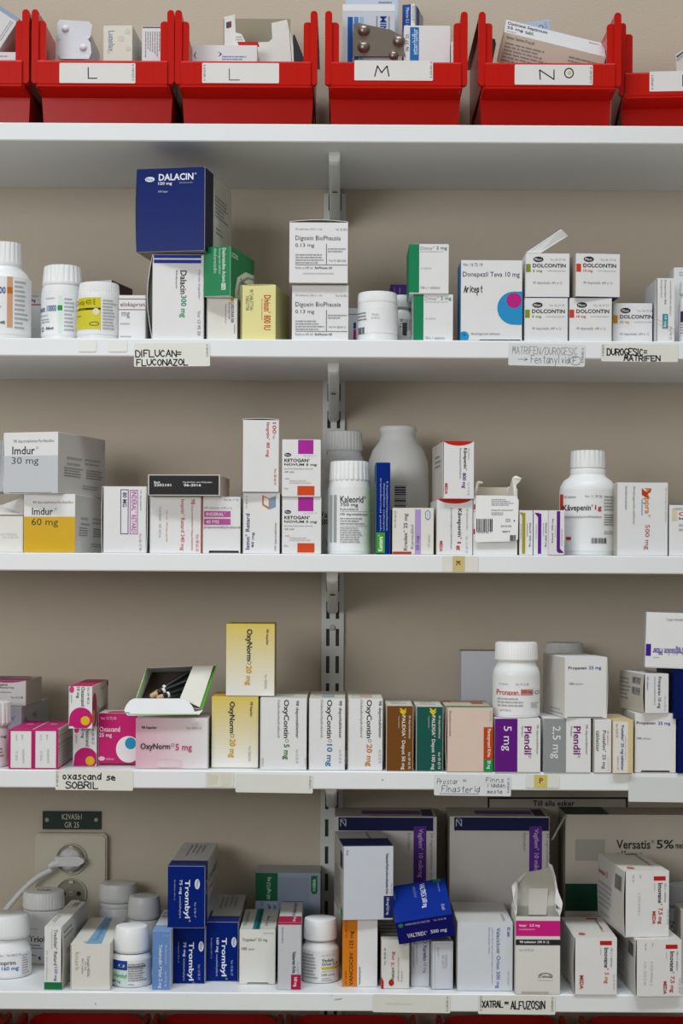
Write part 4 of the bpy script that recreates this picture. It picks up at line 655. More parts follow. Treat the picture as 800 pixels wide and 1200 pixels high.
carton('small printed carton with a pink curve on top, lying on the pale blue-grey carton', -22, 797, 30.5, 822, .1, .085, p0.zt, [E(8, 794, 26, 6, '#c8508e'), T(0, 801, 9, 804, 'setron', '#44444a', 0, .6), T(0, 804.5, 16, 807.5, 'Pharma 4 mg', '#44444a', 0, .6), T(0, 810, 14, 812, 'tabletter', '#66686c'), T(13, 816, 27, 818.5, 'Vnr 12 21 80', '#55555a', 0, .4)], top='#c9c6be', right='#c0bdb4', Ta=[P([(0, .3), (.5, .55), (1, .6), (1, 1), (0, 1)], '#c8508e'), R(.1, .1, .8, .2, '#5a3a6a'), R(.2, .3, .9, .38, '#44444a')], yaw=-3)
pk = 'two upright white cartons with crimson edges'
po = lambda x: [OL(x, 854.5, x+28.5, 902, 2.2, '#d0287c'), T(x+15, 861, x+17, 867, 'Batch nr', '#77777c', 'd'), T(x+8, 861, x+10, 868, 'Utg. dat.', '#77777c', 'd'), T(x+16, 878, x+18.5, 894, '16356473', '#a2a4a8', 'd'), T(x+8, 880, x+10.5, 891, '01 2016', '#a2a4a8', 'd')]
pkT = [R(.3, .35, .6, .5, '#e68ab8')]
carton('left one of two upright white cartons with crimson edges', 10.5, 854.5, 38.5, 902, .002, .115, S, po(10.3), side='#d6d4ce', top='#cf2a78', left='#cf2a78', gap=(.2, .2, .2, .2), group=pk, Ta=pkT)
carton('right one of two upright white cartons with crimson edges', 39.5, 854.5, 67.5, 902, .002, .115, S, po(39.3), side='#d6d0c0', top='#cf2a78', gap=(.2, .2, .2, .2), group=pk, Ta=pkT, Ra=[R(0, 0, .04, 1, '#cf2a78'), R(0, .2, 1, .215, '#d0648e'), R(0, .38, 1, .395, '#d0648e'), R(0, .5, 1, .515, '#d0648e'), R(0, .96, 1, 1, '#cf2a78'), G(.1, .06, .9, .95, 11, '#8a8a8a')])
ox = lambda ax, ay, h: [E(95+ax, 842+ay, 13.5, 13, '#cf1f78'), P([(81.5+ax, 842+ay), (87+ax, 836+ay), (105+ax, 846+ay), (104+ax, 851+ay), (80.5+ax, 851+ay)], '#cf1f78'), E(100+ax, 844.5+ay, 5.3, 5.3, '#f0c428'), E(84+ax, 808+ay, 2.8, 4, '#d8558f'), T(95+ax, 805+ay, 99.5+ax, 827.5+ay, 'Oxascand', '#4a4a50', 'd', .5), T(89+ax, 805+ay, 93.5+ax, 818+ay, '10 mg', '#4a4a50', 'd', .5), T(102+ax, 805+ay, 105+ax, 825+ay, 'Vnr 04 48 23', '#66686c', 'd'), T(83+ax, 814+ay, 85+ax, 824+ay, 'tabletter', '#85878c', 'd')]
gx = 'two white cartons with a crimson disc and a yellow dot'
q0 = carton('lower white carton with a crimson disc and a yellow dot', 85.5, 851.5, 113, 898, .036, .10, S, ox(5.5, 47, 0), gap=(.5, .3, .3, .3), group=gx, right='#d9d6cf')
carton('upper white carton with a crimson disc and a yellow dot, crimson on top', 80.5, 804, 108, 851.5, .006, .13, q0.zt, ox(0, 0, 0), gap=(.8, .3, .3, .3), group=gx, top='#d4306f', right='#d0cbc2', yaw=-.5, Ra=[E(.13, .58, .15, .4, '#b02a5e'), E(.08, .75, .08, .17, '#e0a83a'), T(.3, .55, .85, .72, 'Oxascand', '#4a4a50'), G(.5, .1, .9, .2, 1), E(.95, .08, .06, .08, '#d4306f')])
q2 = carton('crimson carton with a white disc and a blue dot', 115, 835.5, 162, 904, .042, .06, S, [E(150.5, 878, 14.5, 15.5, '#e4e2e2'), E(153, 871, 6.5, 7, '#3f9fd0'), T(118, 840, 136, 843.5, 'Vnr 15 72 50', '#f0c8dc', 0, .4), T(116.5, 851.5, 140.5, 857.5, 'Oxascand', '#f4e4ec', 0, .4), T(116, 859, 131, 865, '25 mg', '#f4e4ec', 0, .4), E(119, 889, 4, 2.5, '#e8c8d8'), T(124, 888, 134, 890.5, 'tabletter', '#f0c8dc')], col='#d01f74', top='#d6d2cc', side='#d9d4cf', gap=(.4, .4, .4, 1.5), notch=(.05, .95, 1.0), Ta=[E(.45, .8, .25, .25, '#c02440')])
r0 = carton('white carton with pink left edge and a pink dose mark, under the opened carton', 159, 841.5, 244, 900.5, .016, .08, S, [('r', 159+4*i, 841, 163+4*i, 901, '#%02x%02x%02x' % (222, 180+2*i, int(194+1.35*i))) for i in range(21)]+[T(165.5, 851, 184, 855, '98 kapslar', '#44444a', 0, .8), T(218, 851.5, 236, 854.5, 'Vnr 006210', '#9a9ca0'), T(164.5, 871, 199.5, 880, 'OxyNorm', '#333338', 0, 1.2), EO(202.5, 873, 1.7, 1.7, .5, '#55555a'), T(205.5, 871.5, 225, 881.5, '5 mg', '#cf6a8c', 0, 1.2), R(184, 891, 213, 899, '#dcc6cc')], gap=(.3, .3, .4, .3), notch=(.09, .95, 1.6), left='#d99aae', top='#d8ccc8', right='#c6c0b8')
def pen_carton():
    y0 = .02; c = at(200, 830, .05); root = empty('open_carton', c); tag(root, 'opened white carton with green edges holding black pen needles, lying on other cartons', 'medicine box')
    f = lambda px, py, y: at(px, py, y)-c; wm, inn, gr = mat('#dfe0dc'), mat('#4c463e'), mat('#5fae3a')
    TL, TR, BR_, BL = f(172, 783, .075), f(253, 780, .075), f(237, 831, y0), f(160, 818, y0)
    back = [f(178, 788, .105), f(246, 786, .105), f(228, 826, .075), f(166, 818, .075)]
    m = MB(); n = .0006
    m.slab(back, (0, n, 0), inn)
    m.slab([TL, TR, back[1], back[0]], (0, 0, n), mat('#c9c8c2')); m.slab([TR, BR_, back[2], back[1]], (n, 0, 0), gr)
    m.slab([BR_, BL, back[3], back[2]], (0, 0, -n), wm); m.slab([BL, TL, back[0], back[3]], (-n, 0, 0), wm)
    m.slab([BL, TL, TL+Vector((.0012, -.0006, -.001)), BL+Vector((.0016, -.0006, .0006))], (0, -.0005, 0), gr)
    m.slab([TR, BR_, BR_+Vector((-.0036, -.0006, .0002)), TR+Vector((-.0022, -.0006, -.0006))], (0, -.0005, 0), gr)
    m.build('carton_body', root)
    d = MB(); d.slab([f(226, 781, .07), f(250, 780.5, .07), f(234, 829, y0), f(211, 818, y0+.004)], (0, -.0005, .0002), mat('#dedcd2')); d.build('side_flap', root)
    d = MB(); pts = [(147, 836), (145.5, 832), (148, 826), (152, 821), (157, 818.5), (214, 818.5), (221, 822), (225.5, 828), (228, 834), (238, 832), (233, 837.5), (150, 838.5)]
    d.slab([f(x, y, y0-.004-.010*(y-818)/20) for x, y in pts], (0, -.0005, 0), mat('#dcdee0'))
    Mf = lambda px, py, e: f(px, py, y0-.004-.010*(py-818)/20)-Vector((0, .0006+e, 0))
    draw(d, [R(150, 836.5, 232, 837.6, '#8fc46a'), R(146.5, 834.6, 152, 835.8, '#3f8fc0')], Mf); d.build('front_flap', root)
    return root, c
pr_, pc = pen_carton()
for (xa, ya, xb, yb, yy, lab_) in ((178, 815, 222, 788, .055, 'black pen needle at the back of the opened carton, tan tip showing'), (176, 816, 223, 797, .042, 'black pen needle in the middle of the opened carton'), (184, 818, 222, 806, .031, 'thin pen needle at the front of the opened carton')):
    a, b_ = at(xa, ya, yy), at(xb, yb, yy+.02); root = empty('pen_needle', a); tag(root, lab_, 'pen needle', 'pen needles in the opened carton'); a0 = Vector((0, 0, 0)); v = b_-a
    d = MB(); d.tube([v*.16, v*.18, v*.92, v], [.0026, .0034, .0034, .0024], mat('#17171a', 'plastic'), 14); d.build('barrel', root)
    d = MB(); d.tube([a0, v*.02, v*.17], [.0016, .0028, .003], mat('#c9a27c', 'plastic'), 14); d.build('tip', root)
    d = MB(); d.tube([v*.3, v*.36], [.00362, .00362], mat('#e0e0e0'), 14); d.build('paper_band', root)
yl_ = lambda x0, x1, y0, y1: GR(x0, y0, x1, y1, '#f0d87c', '#e6e4e0', 16)
gy = 'two white cartons shading to yellow with a yellow dose mark'
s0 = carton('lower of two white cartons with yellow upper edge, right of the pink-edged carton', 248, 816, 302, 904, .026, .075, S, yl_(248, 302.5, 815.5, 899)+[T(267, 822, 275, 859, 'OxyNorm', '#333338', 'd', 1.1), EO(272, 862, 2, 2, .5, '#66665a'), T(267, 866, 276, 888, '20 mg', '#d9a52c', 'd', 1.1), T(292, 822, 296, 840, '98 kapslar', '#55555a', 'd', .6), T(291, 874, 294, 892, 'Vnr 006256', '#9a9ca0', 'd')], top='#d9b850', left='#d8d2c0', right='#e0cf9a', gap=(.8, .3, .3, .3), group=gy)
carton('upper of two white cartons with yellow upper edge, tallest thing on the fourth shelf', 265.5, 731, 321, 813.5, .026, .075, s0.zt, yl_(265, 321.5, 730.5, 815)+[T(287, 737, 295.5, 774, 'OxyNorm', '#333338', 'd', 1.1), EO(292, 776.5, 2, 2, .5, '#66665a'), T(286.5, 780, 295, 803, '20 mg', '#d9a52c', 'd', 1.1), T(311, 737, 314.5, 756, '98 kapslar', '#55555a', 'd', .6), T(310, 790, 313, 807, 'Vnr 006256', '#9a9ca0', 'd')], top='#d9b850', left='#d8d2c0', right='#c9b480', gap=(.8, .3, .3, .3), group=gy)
def oxc(x0, mg, c, vn, k): return [T(x0+27, 820, x0+35, 865, 'OxyContin', '#333338', 'd', 1.1), EO(x0+32.5, 868, 1.8, 1.8, .5, '#66665a'), T(x0+27, 872, x0+35.5, 872+k, mg, c, 'd', 1), T(x0+20.5, 820, x0+24.5, 864, 'Oxikodonhydroklorid', '#77777c', 'd'), T(x0+42, 821, x0+46.5, 865, '98 depottabletter', '#44444a', 'd', .4), T(x0+43, 878, x0+46, 894, vn, '#9a9ca0', 'd'), T(x0+3, 888, x0+5.5, 898, '4579-2', '#9a9ca0', 'd')]
go = 'three white cartons with black sideways title and coloured dose'
tp = [G(.2, .45, .9, .75, 1, '#8a8a86'), R(.3, .5, .7, .8, '#b9b9b4')]
carton('white carton with a green 5 mg mark, left of the blue marked one', 304.5, 818, 359, 904, .01, .125, S, oxc(303.5, '5 mg', '#4a7a3a', 'Vnr 01 02 18', 18), gap=(.9, .5, .3, .4), Ta=tp, top='#d6d2c6', group=go, left='#dad7cf')
carton('white carton with a blue 10 mg mark between the green and orange marked ones', 362, 818.5, 404, 904, .01, .125, S, oxc(354, '10 mg', '#3f86b8', 'Vnr 55 20 18', 26), gap=(.6, .4, .3, .4), Ta=[R(.35, .45, .7, .85, '#9fb9cc'), G(.1, .5, .9, .7, 1)], top='#d6d2c6', group=go)
carton('white carton with an orange 20 mg mark beside the brown carton', 407.5, 818.5, 448, 904, .01, .125, S, oxc(400.5, '20 mg', '#d68a3a', 'Vnr 55 20 34', 26), gap=(.9, .4, .3, .4), Ta=[R(.35, .45, .7, .85, '#dcb9a0'), G(.1, .5, .9, .7, 1)], top='#d6d2c6', group=go)
def pal(x0, t, vn, c): return [P([(x0+16, 830), (x0+18, 830), (x0+20.5, 832.5), (x0+23, 830), (x0+24, 831), (x0+20.5, 835.5), (x0+16, 831)], '#e8d23a'), P([(x0+16, 833), (x0+18, 833), (x0+20.5, 835.5), (x0+23, 833), (x0+24, 834), (x0+20.5, 838.5), (x0+16, 834)], '#e8d23a'), T(x0+17.5, 838.5, x0+23, 902, t, '#e6e4da', 'd', .5), T(x0+26, 838.5, x0+29, 866, '30 depottabletter', '#e0dcd0', 'd', .3), T(x0+26, 881, x0+29, 901, vn, '#e0dcd0', 'd', .3), T(x0+14, 839, x0+16, 853, 'Tapentadol', '#d8d2c4', 'd')]
gp = 'two narrow dark cartons with yellow double chevrons'
carton('narrow brown carton with a yellow double chevron', 452.5, 827, 484, 904, .004, .115, S, pal(452, 'PALEXIA® Depot 50 mg', 'Vnr 09 42 70', 0), col='#7a4c1c', side='#d6d2c6', gap=(.5, .4, .3, .3), Ta=[G(.2, .3, .8, .8, 2)], group=gp)
carton('narrow dark green carton with a yellow double chevron', 487.5, 828, 519, 904, .004, .115, S, pal(487, 'PALEXIA® Depot 100 mg', 'Vnr 09 42 93', 0), col='#0f5a50', side='#d6d2c6', gap=(.5, .4, .3, .3), Ta=[G(.2, .3, .8, .8, 2)], group=gp)
carton('peach carton with a green top edge and orange side panel', 523, 829, 577, 905, .0, .115, S, [R(566.5, 852, 577.5, 890, '#c8502a'), R(566.5, 890, 577.5, 906, '#2a9a5a'), T(570, 854, 575, 887, 'Pantoprazol Krka', '#f0e0d4', 'd', .8), T(570, 891, 575, 901, '20 mg', '#e6f0e6', 'd', .8), T(526, 833, 528.5, 863, '98 enterotabletter/enterotabletit', '#66605a', 'd'), T(573.5, 833, 575.5, 845, 'Vnr 12 12 26', '#85807a', 'd')], col='#e2cbbd', top='#dcc4b4', left='#d2c4b6', gap=(1.0, .3, .3, .3), bl=1.2, Ta=[R(0, .8, 1, 1, '#3aa05f'), R(.62, .25, .88, .55, '#c8704a'), R(0, .1, .2, .2, '#77706a')])
def ple(x0, bx, mg): return [R(x0, 842, bx, 906.5, mg[1]), T(x0+7.5, 851, x0+19.5, mg[2], mg[0], '#e6e2ea', 'd'), T(x0+34.5, 851, x0+43, 884, 'Plendil', '#8a2a80', 'd', .8), EO(x0+41, 886.5, 1.2, 1.2, .4, '#8a2a80'), T(x0+30.5, 851, x0+33.5, 863, 'felodipin', '#85788a', 'd'), T(x0+48, 849, x0+51.5, 884, '98 depottabletter', '#77777c', 'd')]
gq = 'two white cartons with a broad colour panel and purple title'
u0 = carton('white carton with a broad purple panel', 579.5, 842, 633, 905.5, -.001, .085, S, ple(579.5, 606, ('5 mg', '#6a2388', 880)), gap=(.5, .4, .3, .4), group=gq)
u1 = carton('white carton with a broad grey panel', 637, 842, 692, 905.5, -.001, .085, S, ple(637, 663, ('2,5 mg', '#8f9294', 889)), gap=(.5, .5, .3, .4), group=gq)
carton('tall white carton standing behind the peach carton on the fourth shelf', 540, 763, 586, 904, .165, .05, S, [], col='#d3d8e0', top='#c0a79c', flat=True)
bottle('white bottle with red title standing on the purple panelled carton', 604.5, .030, u0.zt, [(22.5, 774), (23.5, 779), (26, 783), (27.3, 788), (27.5, 843)], [(24.6, 752), (25.2, 769), (25.4, 772), (23.6, 774)], 48, .018, lab=(27.5, 790, 838), capcol='#e8e8e8',
       art=[T(580.5, 806.5, 606, 813, 'Pronaxen.', '#d04434', 0, .8), R(607, 806, 622, 813, '#d9998f'), T(608.5, 807.5, 620.5, 811.5, '500 mg', '#55302c', 0, .6), EO(627, 810, 3, 1.6, .6, '#44444a'), G(581.5, 815.5, 617, 827, 3, '#85878c'), T(601, 799, 616, 801.5, 'Vnr 19 12 38', '#77777c'), T(583, 799, 593, 801, '50 tabletter', '#85878c'), T(584, 829.5, 596, 831.5, 'APOTEK B', '#77777c'), G(619, 821, 631, 828, 3, '#85878c')])
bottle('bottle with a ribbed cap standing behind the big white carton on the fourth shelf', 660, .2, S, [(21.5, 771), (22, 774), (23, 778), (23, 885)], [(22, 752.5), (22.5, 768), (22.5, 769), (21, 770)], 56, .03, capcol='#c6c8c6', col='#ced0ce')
x0_ = carton('small white carton with sideways title right of the grey panelled one', 695, 843, 716, 905.5, -.001, .08, S, [T(704.5, 856, 710, 901, 'Postafen® 25 mg', '#44444a', 'd', .4), T(698, 856, 702.5, 881, 'tabletter', '#55555a', 'd', .3), T(711, 856, 713, 873, '100 tabletter', '#d08a7c', 'd'), T(711.5, 888, 713.5, 903, 'Vnr 03 15 18', '#b2b4b8', 'd')], gap=(1.2, .4, .3, .3), side='#d8d3c6', top='#e0dacc')
carton('small cream edged carton with blue sideways title beside the lower big white one', 718, 843.5, 741.5, 905.5, -.006, .085, S, [R(735.5, 843.5, 741.5, 906.5, '#e8d2a6'), R(718, 843, 742, 845, '#e8d2a6'), T(726.5, 850, 731, 903, 'Postafen® 25 mg tabletter', '#3f68b4', 'd', .8), T(721, 848, 724, 864, 'Vnr 10 67 59', '#77777c', 'd'), T(731.8, 862, 733.5, 890, 'meklozinhydroklorid', '#b0a890', 'd'), T(723.2, 886, 725, 902, 'tabletter 25', '#85878c', 'd')], col='#e0ddd6', side='#d9c9a4', top='#e2d0a6', gap=(.3, .3, .3, .3), yaw=1.5)
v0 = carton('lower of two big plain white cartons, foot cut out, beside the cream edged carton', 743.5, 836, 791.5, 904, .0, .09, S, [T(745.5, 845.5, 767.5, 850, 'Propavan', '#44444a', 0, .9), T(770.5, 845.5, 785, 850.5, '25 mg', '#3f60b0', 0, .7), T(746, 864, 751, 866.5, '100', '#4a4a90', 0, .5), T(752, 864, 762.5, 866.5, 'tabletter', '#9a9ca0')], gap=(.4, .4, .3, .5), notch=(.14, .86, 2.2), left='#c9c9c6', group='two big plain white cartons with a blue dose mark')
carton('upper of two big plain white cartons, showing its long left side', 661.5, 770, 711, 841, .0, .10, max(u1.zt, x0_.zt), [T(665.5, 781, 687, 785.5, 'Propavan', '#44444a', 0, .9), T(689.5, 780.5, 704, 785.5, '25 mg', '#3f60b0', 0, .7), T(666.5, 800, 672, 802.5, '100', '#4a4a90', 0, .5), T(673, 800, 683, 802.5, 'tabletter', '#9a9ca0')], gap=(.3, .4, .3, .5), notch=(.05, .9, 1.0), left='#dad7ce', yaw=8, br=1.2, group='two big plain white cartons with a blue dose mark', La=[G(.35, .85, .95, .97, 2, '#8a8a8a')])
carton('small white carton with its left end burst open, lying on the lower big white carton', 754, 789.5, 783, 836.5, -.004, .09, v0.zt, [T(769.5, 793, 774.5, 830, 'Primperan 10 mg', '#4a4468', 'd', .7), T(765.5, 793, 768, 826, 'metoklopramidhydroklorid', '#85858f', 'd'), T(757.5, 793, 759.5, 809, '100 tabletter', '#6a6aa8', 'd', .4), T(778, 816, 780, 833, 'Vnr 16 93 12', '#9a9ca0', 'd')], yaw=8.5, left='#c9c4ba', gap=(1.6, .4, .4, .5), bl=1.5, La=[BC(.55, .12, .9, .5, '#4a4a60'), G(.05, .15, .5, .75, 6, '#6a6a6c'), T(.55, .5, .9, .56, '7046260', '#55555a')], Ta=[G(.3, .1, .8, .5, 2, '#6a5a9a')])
w1 = carton('lower dark blue carton at the right edge of the fourth shelf', 793.5, 843, 840, 905, -.002, .08, S, [], col='#17235e', kind='gloss', group='two dark blue cartons at the right edge')
w0 = carton('upper dark blue carton at the right edge of the fourth shelf', 789, 785, 836, 842, -.002, .08, w1.zt, [], col='#17235e', kind='gloss', left='#16225c', yaw=4, group='two dark blue cartons at the right edge')
carton('white carton with upside-down purple title on the dark blue cartons', 755.5, 718.5, 816, 779.5, -.002, .09, w0.zt, [R(756, 755.5, 762, 769.5, '#43239a'), T(764, 760, 801.5, 768, 'Prednisolon Pfizer', '#5538a8', 'f', 1), T(791, 757, 804, 761, '2,5 mg', '#5538a8', 'f', .6), T(779, 724, 804, 728, '100 tabletter (49:1)', '#77777c', 'f'), G(765, 770, 775, 772, 1)], gap=(.3, .3, .3, .8), left='#d4d6da', roll=1.5, yaw=-8, zl=w0.zt+.0016)
# ------------------------------------------------------------------ fifth shelf
S = SZ[5]
bottle('white bottle with blue dose mark and red maker mark, left end of the fifth shelf', 9, .088, S, [(22, 1098), (23.5, 1104), (26.5, 1110), (27.5, 1116), (27.5, 1146)], [(24.8, 1070), (25.6, 1092), (25.6, 1095), (24, 1097)], 48, .012, lab=(27.5, 1113, 1143),
       art=[T(-13, 1120, 23, 1126.5, 'Trimetoprim', '#44444a', 0, .9), T(-13, 1127, 5, 1133, 'Meda', '#44444a', 0, .9), T(7.5, 1126.5, 26, 1132.5, '160 mg', '#3f7fc0', 0, .9), T(14, 1142, 28, 1146, 'MEDA', '#c8302a', 0, 1), T(13, 1112.5, 28, 1115, 'Vnr 08 07 18', '#85878c'), T(-12, 1113, 10, 1115, 'tabletter/töflur', '#85878c'), G(29, 1114, 36, 1143, 10, '#85878c'), G(-12, 1134, 8, 1136, 1)])
bottle('taller white bottle with a purple curve standing behind the one with the red maker mark', 51, .165, S, [(23, 1064), (24, 1068), (24.3, 1074), (24.3, 1125)], [(23.6, 1043), (24.2, 1058), (24.2, 1061), (23, 1063)], 40, .012, lab=(24.3, 1078, 1124),
       art=[T(38, 1092, 55, 1099, 'Trio', '#33333a', 0, 1), T(55.5, 1092, 68, 1099, 'Be', '#33333a', 0, 1), G(38, 1101, 58, 1108, 2, '#8a7ac0'), P([(38, 1111), (44, 1114), (52, 1116), (52, 1120), (44, 1118), (38, 1115)], '#6a4ab0'), G(37, 1083, 52, 1085, 1)], text_top=[T(.32, .42, .7, .58, 'TrioBe', '#44444a', 0, .8)])
carton('white carton with a dark green foot band turned to show its torn right side', 52, 1085.5, 72.5, 1162, .008, .165, S, [R(52, 1151, 73, 1163, '#1f7a4a'), T(63, 1089, 67.5, 1131, 'Tradolan® Retard', '#44444a', 'd', .3), T(63, 1133, 67.5, 1149.5, '150 mg', '#3a5aa8', 'd', .4), T(59.5, 1089, 61.5, 1112, 'Tramadolhydroklorid', '#9a9ca0', 'd'), T(54, 1114, 56, 1150, '20 depottabletter', '#a2a4a8', 'd')], yaw=-2, right='#d3d2cb', top='#d9d8d0', gap=(.4, 1.0, .3, .3), br=1.6, bb=0, Ra=[G(.05, .08, .5, .25, 2, '#66686c'), G(.12, .4, .4, .5, 2, '#33333a')], Ta=[R(.55, 0, 1, .06, '#1f7a4a'), T(.25, .1, .75, .3, 'Tradolan', '#66686c', 'u'), G(.1, .6, .4, .95, 2, '#9a9ca0', 1)])
carton('cream white carton with a light blue stripe across its top', 82.5, 1106, 129, 1161.5, .008, .155, S, [T(102, 1120, 105.5, 1145, 'Tramadol HEXAL', '#77777c', 'd', .3), T(98.5, 1127, 101.5, 1137, '50 mg', '#77777c', 'd'), T(95, 1123, 98, 1142, '50x1 kapslar', '#85878c', 'd'), T(88, 1116, 93, 1138, 'knark', '#b3b0a8', 'd')], lid='#dcdad2', side='#cfcdc6', top='#dddbd2', gap=(1.0, .4, .3, .4), br=1, Ta=[P([(.42, 0), (.62, 0), (.78, 1), (.38, 1)][0:4], '#8fb8d8'), T(.5, .06, .62, .9, 'Tramadol HEXAL 50', '#4a86b8', 'u', .5), G(.3, .9, .4, .98, 1)])
bottle('small white bottle with a blue green label in front of the cream white carton', 154, .042, S, [(19.5, 1115), (20.5, 1117), (22.5, 1120), (22.8, 1124), (22.8, 1157)], [(18.5, 1084), (20.3, 1096), (20.8, 1110), (20.8, 1112), (19.5, 1114)], 0, lab=(22.8, 1121, 1155), square=.04, capcol='#e8e9ea',
       art=[R(131, 1121, 152, 1132, '#2c50a0'), E(145, 1127, 4, 2, '#c6d0e4'), T(143, 1126.2, 147.5, 1128.3, 'Pfizer', '#2c50a0'), R(131, 1132, 152, 1150, '#cfe6da'), T(132.5, 1136, 151.5, 1142.5, 'Trombyl', '#2a9a4a', 0, 1), T(132.5, 1144, 144, 1148, '160 mg', '#5a3a9a', 0, .6), T(132.5, 1150, 150, 1152, 'acetylsalicylsyra', '#66686c'), T(132.5, 1153, 147, 1155.5, '100 tabletter', '#44444a', 0, .3), R(152.5, 1127, 172, 1129, '#55565a'), G(153, 1124, 175, 1145, 8, '#55565a'), G(153, 1147, 163, 1152, 2, '#77797c')])
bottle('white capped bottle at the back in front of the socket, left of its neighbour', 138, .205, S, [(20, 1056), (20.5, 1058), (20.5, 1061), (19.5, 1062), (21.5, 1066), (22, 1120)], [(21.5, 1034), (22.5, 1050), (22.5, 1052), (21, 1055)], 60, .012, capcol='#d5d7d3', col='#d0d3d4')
bottle('white bottle with an embossed cap behind the small blue green labelled bottle', 169, .172, S, [(18, 1076), (20.5, 1082), (21, 1125)], [(17.5, 1049), (19, 1058), (19.3, 1070), (19.3, 1073), (18, 1075)], 0, capcol='#d8dad8', text_top=[EO(.5, .5, .34, .34, .05, '#c2c4c2'), G(.3, .4, .7, .6, 2, '#c6c8c6')])
carton('light blue carton with white sideways title beside the small bottle', 178.5, 1091, 199.5, 1161, .01, .13, S, [T(185, 1107, 190, 1158, 'Tolterodin Mylan 2 mg', '#dfe8f4', 'd', .6), T(193, 1107, 195.5, 1130, '28 depotkapslar', '#d4e0f0', 'd'), T(193, 1138, 195.5, 1156, 'Vnr 07 42 26', '#d4e0f0', 'd'), T(191, 1095, 197, 1098, '2 mg', '#b9cdea')], col='#7d9fd8', top='#cfd2d4', side='#c9ccd0', left='#7d9fd8', gap=(.4, .4, .3, .3), Ta=[R(0, .75, 1, 1, '#8fb0e0'), G(.1, .1, .9, .4, 2, '#66686c')])
def tro(x0, y0, mg): return logo(x0+33, y0+24, 3, 6, '#d4dae8', '#1f3f9c', 'Pfizer', 'd')+[T(x0+17, y0+19, x0+24.5, y0+64, 'Trombyl', '#e2e6f0', 'd', 1.2), EO(x0+24.5, y0+67, .9, .9, .3, '#e2e6f0'), T(x0+11.5, y0+19, x0+15.5, y0+36, mg, '#dfe4ee', 'd', .5), T(x0+11.5, y0+38, x0+14.5, y0+64, 'acetylsalicylsyra', '#b9c4de', 'd'), T(x0+5.5, y0+19, x0+7.5, y0+43, '50 tabletter (50 x 1)', '#a9b6d4', 'd'), T(x0+29.5, y0+45, x0+32, y0+63, 'Vnr 15 56 17', '#b9c4de', 'd')]
gt = 'three navy cartons with white sideways title'
NB = '#0a287c'
y0c = carton('lower navy carton of a stack of two, beside the light blue carton', 202.5, 1085.5, 240, 1155, .042, .12, S, tro(202.5, 1085, '75 mg'), col=NB, side='#c9cbcb', left=NB, gap=(.3, .3, .3, .3), group=gt, kind='gloss')
carton('navy carton standing alone right of the stacked navy pair, pale top showing', 241, 1080.5, 279, 1152, .055, .18, S, tro(241, 1080, '160 mg'), col=NB, side='#c9cccc', gap=(.3, .3, .3, .3), group=gt, kind='gloss', Ta=[R(0, .8, 1, 1, '#0a287c'), G(.2, .1, .8, .6, 4, '#77797c', 1), R(0, .62, .1, .8, '#0a287c')], right='#b9bdc0')
carton('upper navy carton of a stack of two, its grey-white top and right side showing', 196.5, 1015, 240, 1085.3, .03, .18, y0c.zt, tro(198, 1012, '75 mg'), col=NB, side='#c6c9c9', left=NB, gap=(.3, .3, .3, .3), group=gt, yaw=-.7, kind='gloss', Ta=[R(0, .78, 1, 1, '#0a287c'), G(.25, .1, .75, .6, 4, '#77797c', 1)], Ra=[R(0, 0, .2, 1, '#1a2f78'), EO(.1, .38, .07, .1, .015, '#c6d0e4'), T(.25, .25, .9, .42, 'Trombyl', '#5a9a78'), T(.3, .46, .6, .56, '75 mg', '#c05a7a'), G(.3, .65, .9, .8, 2, '#9a9ca0')])
carton('cream white carton with a teal stripe on its top and a cut-out foot', 280.5, 1089, 322.5, 1154, .042, .125, S, [T(283.5, 1099.5, 300.5, 1104, 'Tryptizol®', '#55555a', 0, .5), T(302, 1099.5, 313, 1104, '25 mg', '#66666a', 0, .4), T(283, 1110, 289, 1113.5, '100', '#44444a', 0, .5), T(290.5, 1111, 298.5, 1113.5, 'tabletter', '#85878c'), T(308, 1092.5, 320, 1094.5, 'Vnr 04 18 98', '#9a9ca0')], col='#dcdbd5', side='#c9c8c0', top='#c9c9c2', gap=(.3, .3, .3, .4), notch=(.2, .82, 1.4), Ta=[R(.36, 0, .56, 1, '#1f7f86'), R(.46, 0, .52, 1, '#0f4a52'), T(.08, .15, .2, .85, 'Tryptizol', '#66686c', 'u', .4), T(.68, .35, .78, .85, '25 mg', '#66686c', 'u', .4)])
carton('grey carton with a crimson top band and crimson dose mark', 325.5, 1081, 352.5, 1160, .014, .13, S, [R(325, 1081, 353, 1083.5, '#b8204e'), R(341, 1142, 352.5, 1159.5, '#b8204e'), T(343.5, 1145, 348.5, 1156, '160 mg', '#f0e0e6', 'd', .8), T(342.5, 1115, 346.5, 1140.5, 'Valsartan Krka', '#3a3a50', 'd', 1), T(330, 1086.5, 332, 1105, '98 tabletter/tabletit', '#6a6c78', 'd'), T(348, 1127, 350, 1141, 'Vnr 12 28 70', '#85878c', 'd')], col='#c2c5ca', top='#bcbdbd', left='#a9b0b4', gap=(.3, .3, .3, .3), Ta=[R(0, .72, 1, 1, '#b8204e'), T(.55, .08, .72, .7, 'Valsartan', '#55575c', 'u', .7), T(.62, .76, .78, .97, '160 mg', '#f0e0e6', 'u', .6), R(0, 0, 1, .03, '#44444a')])
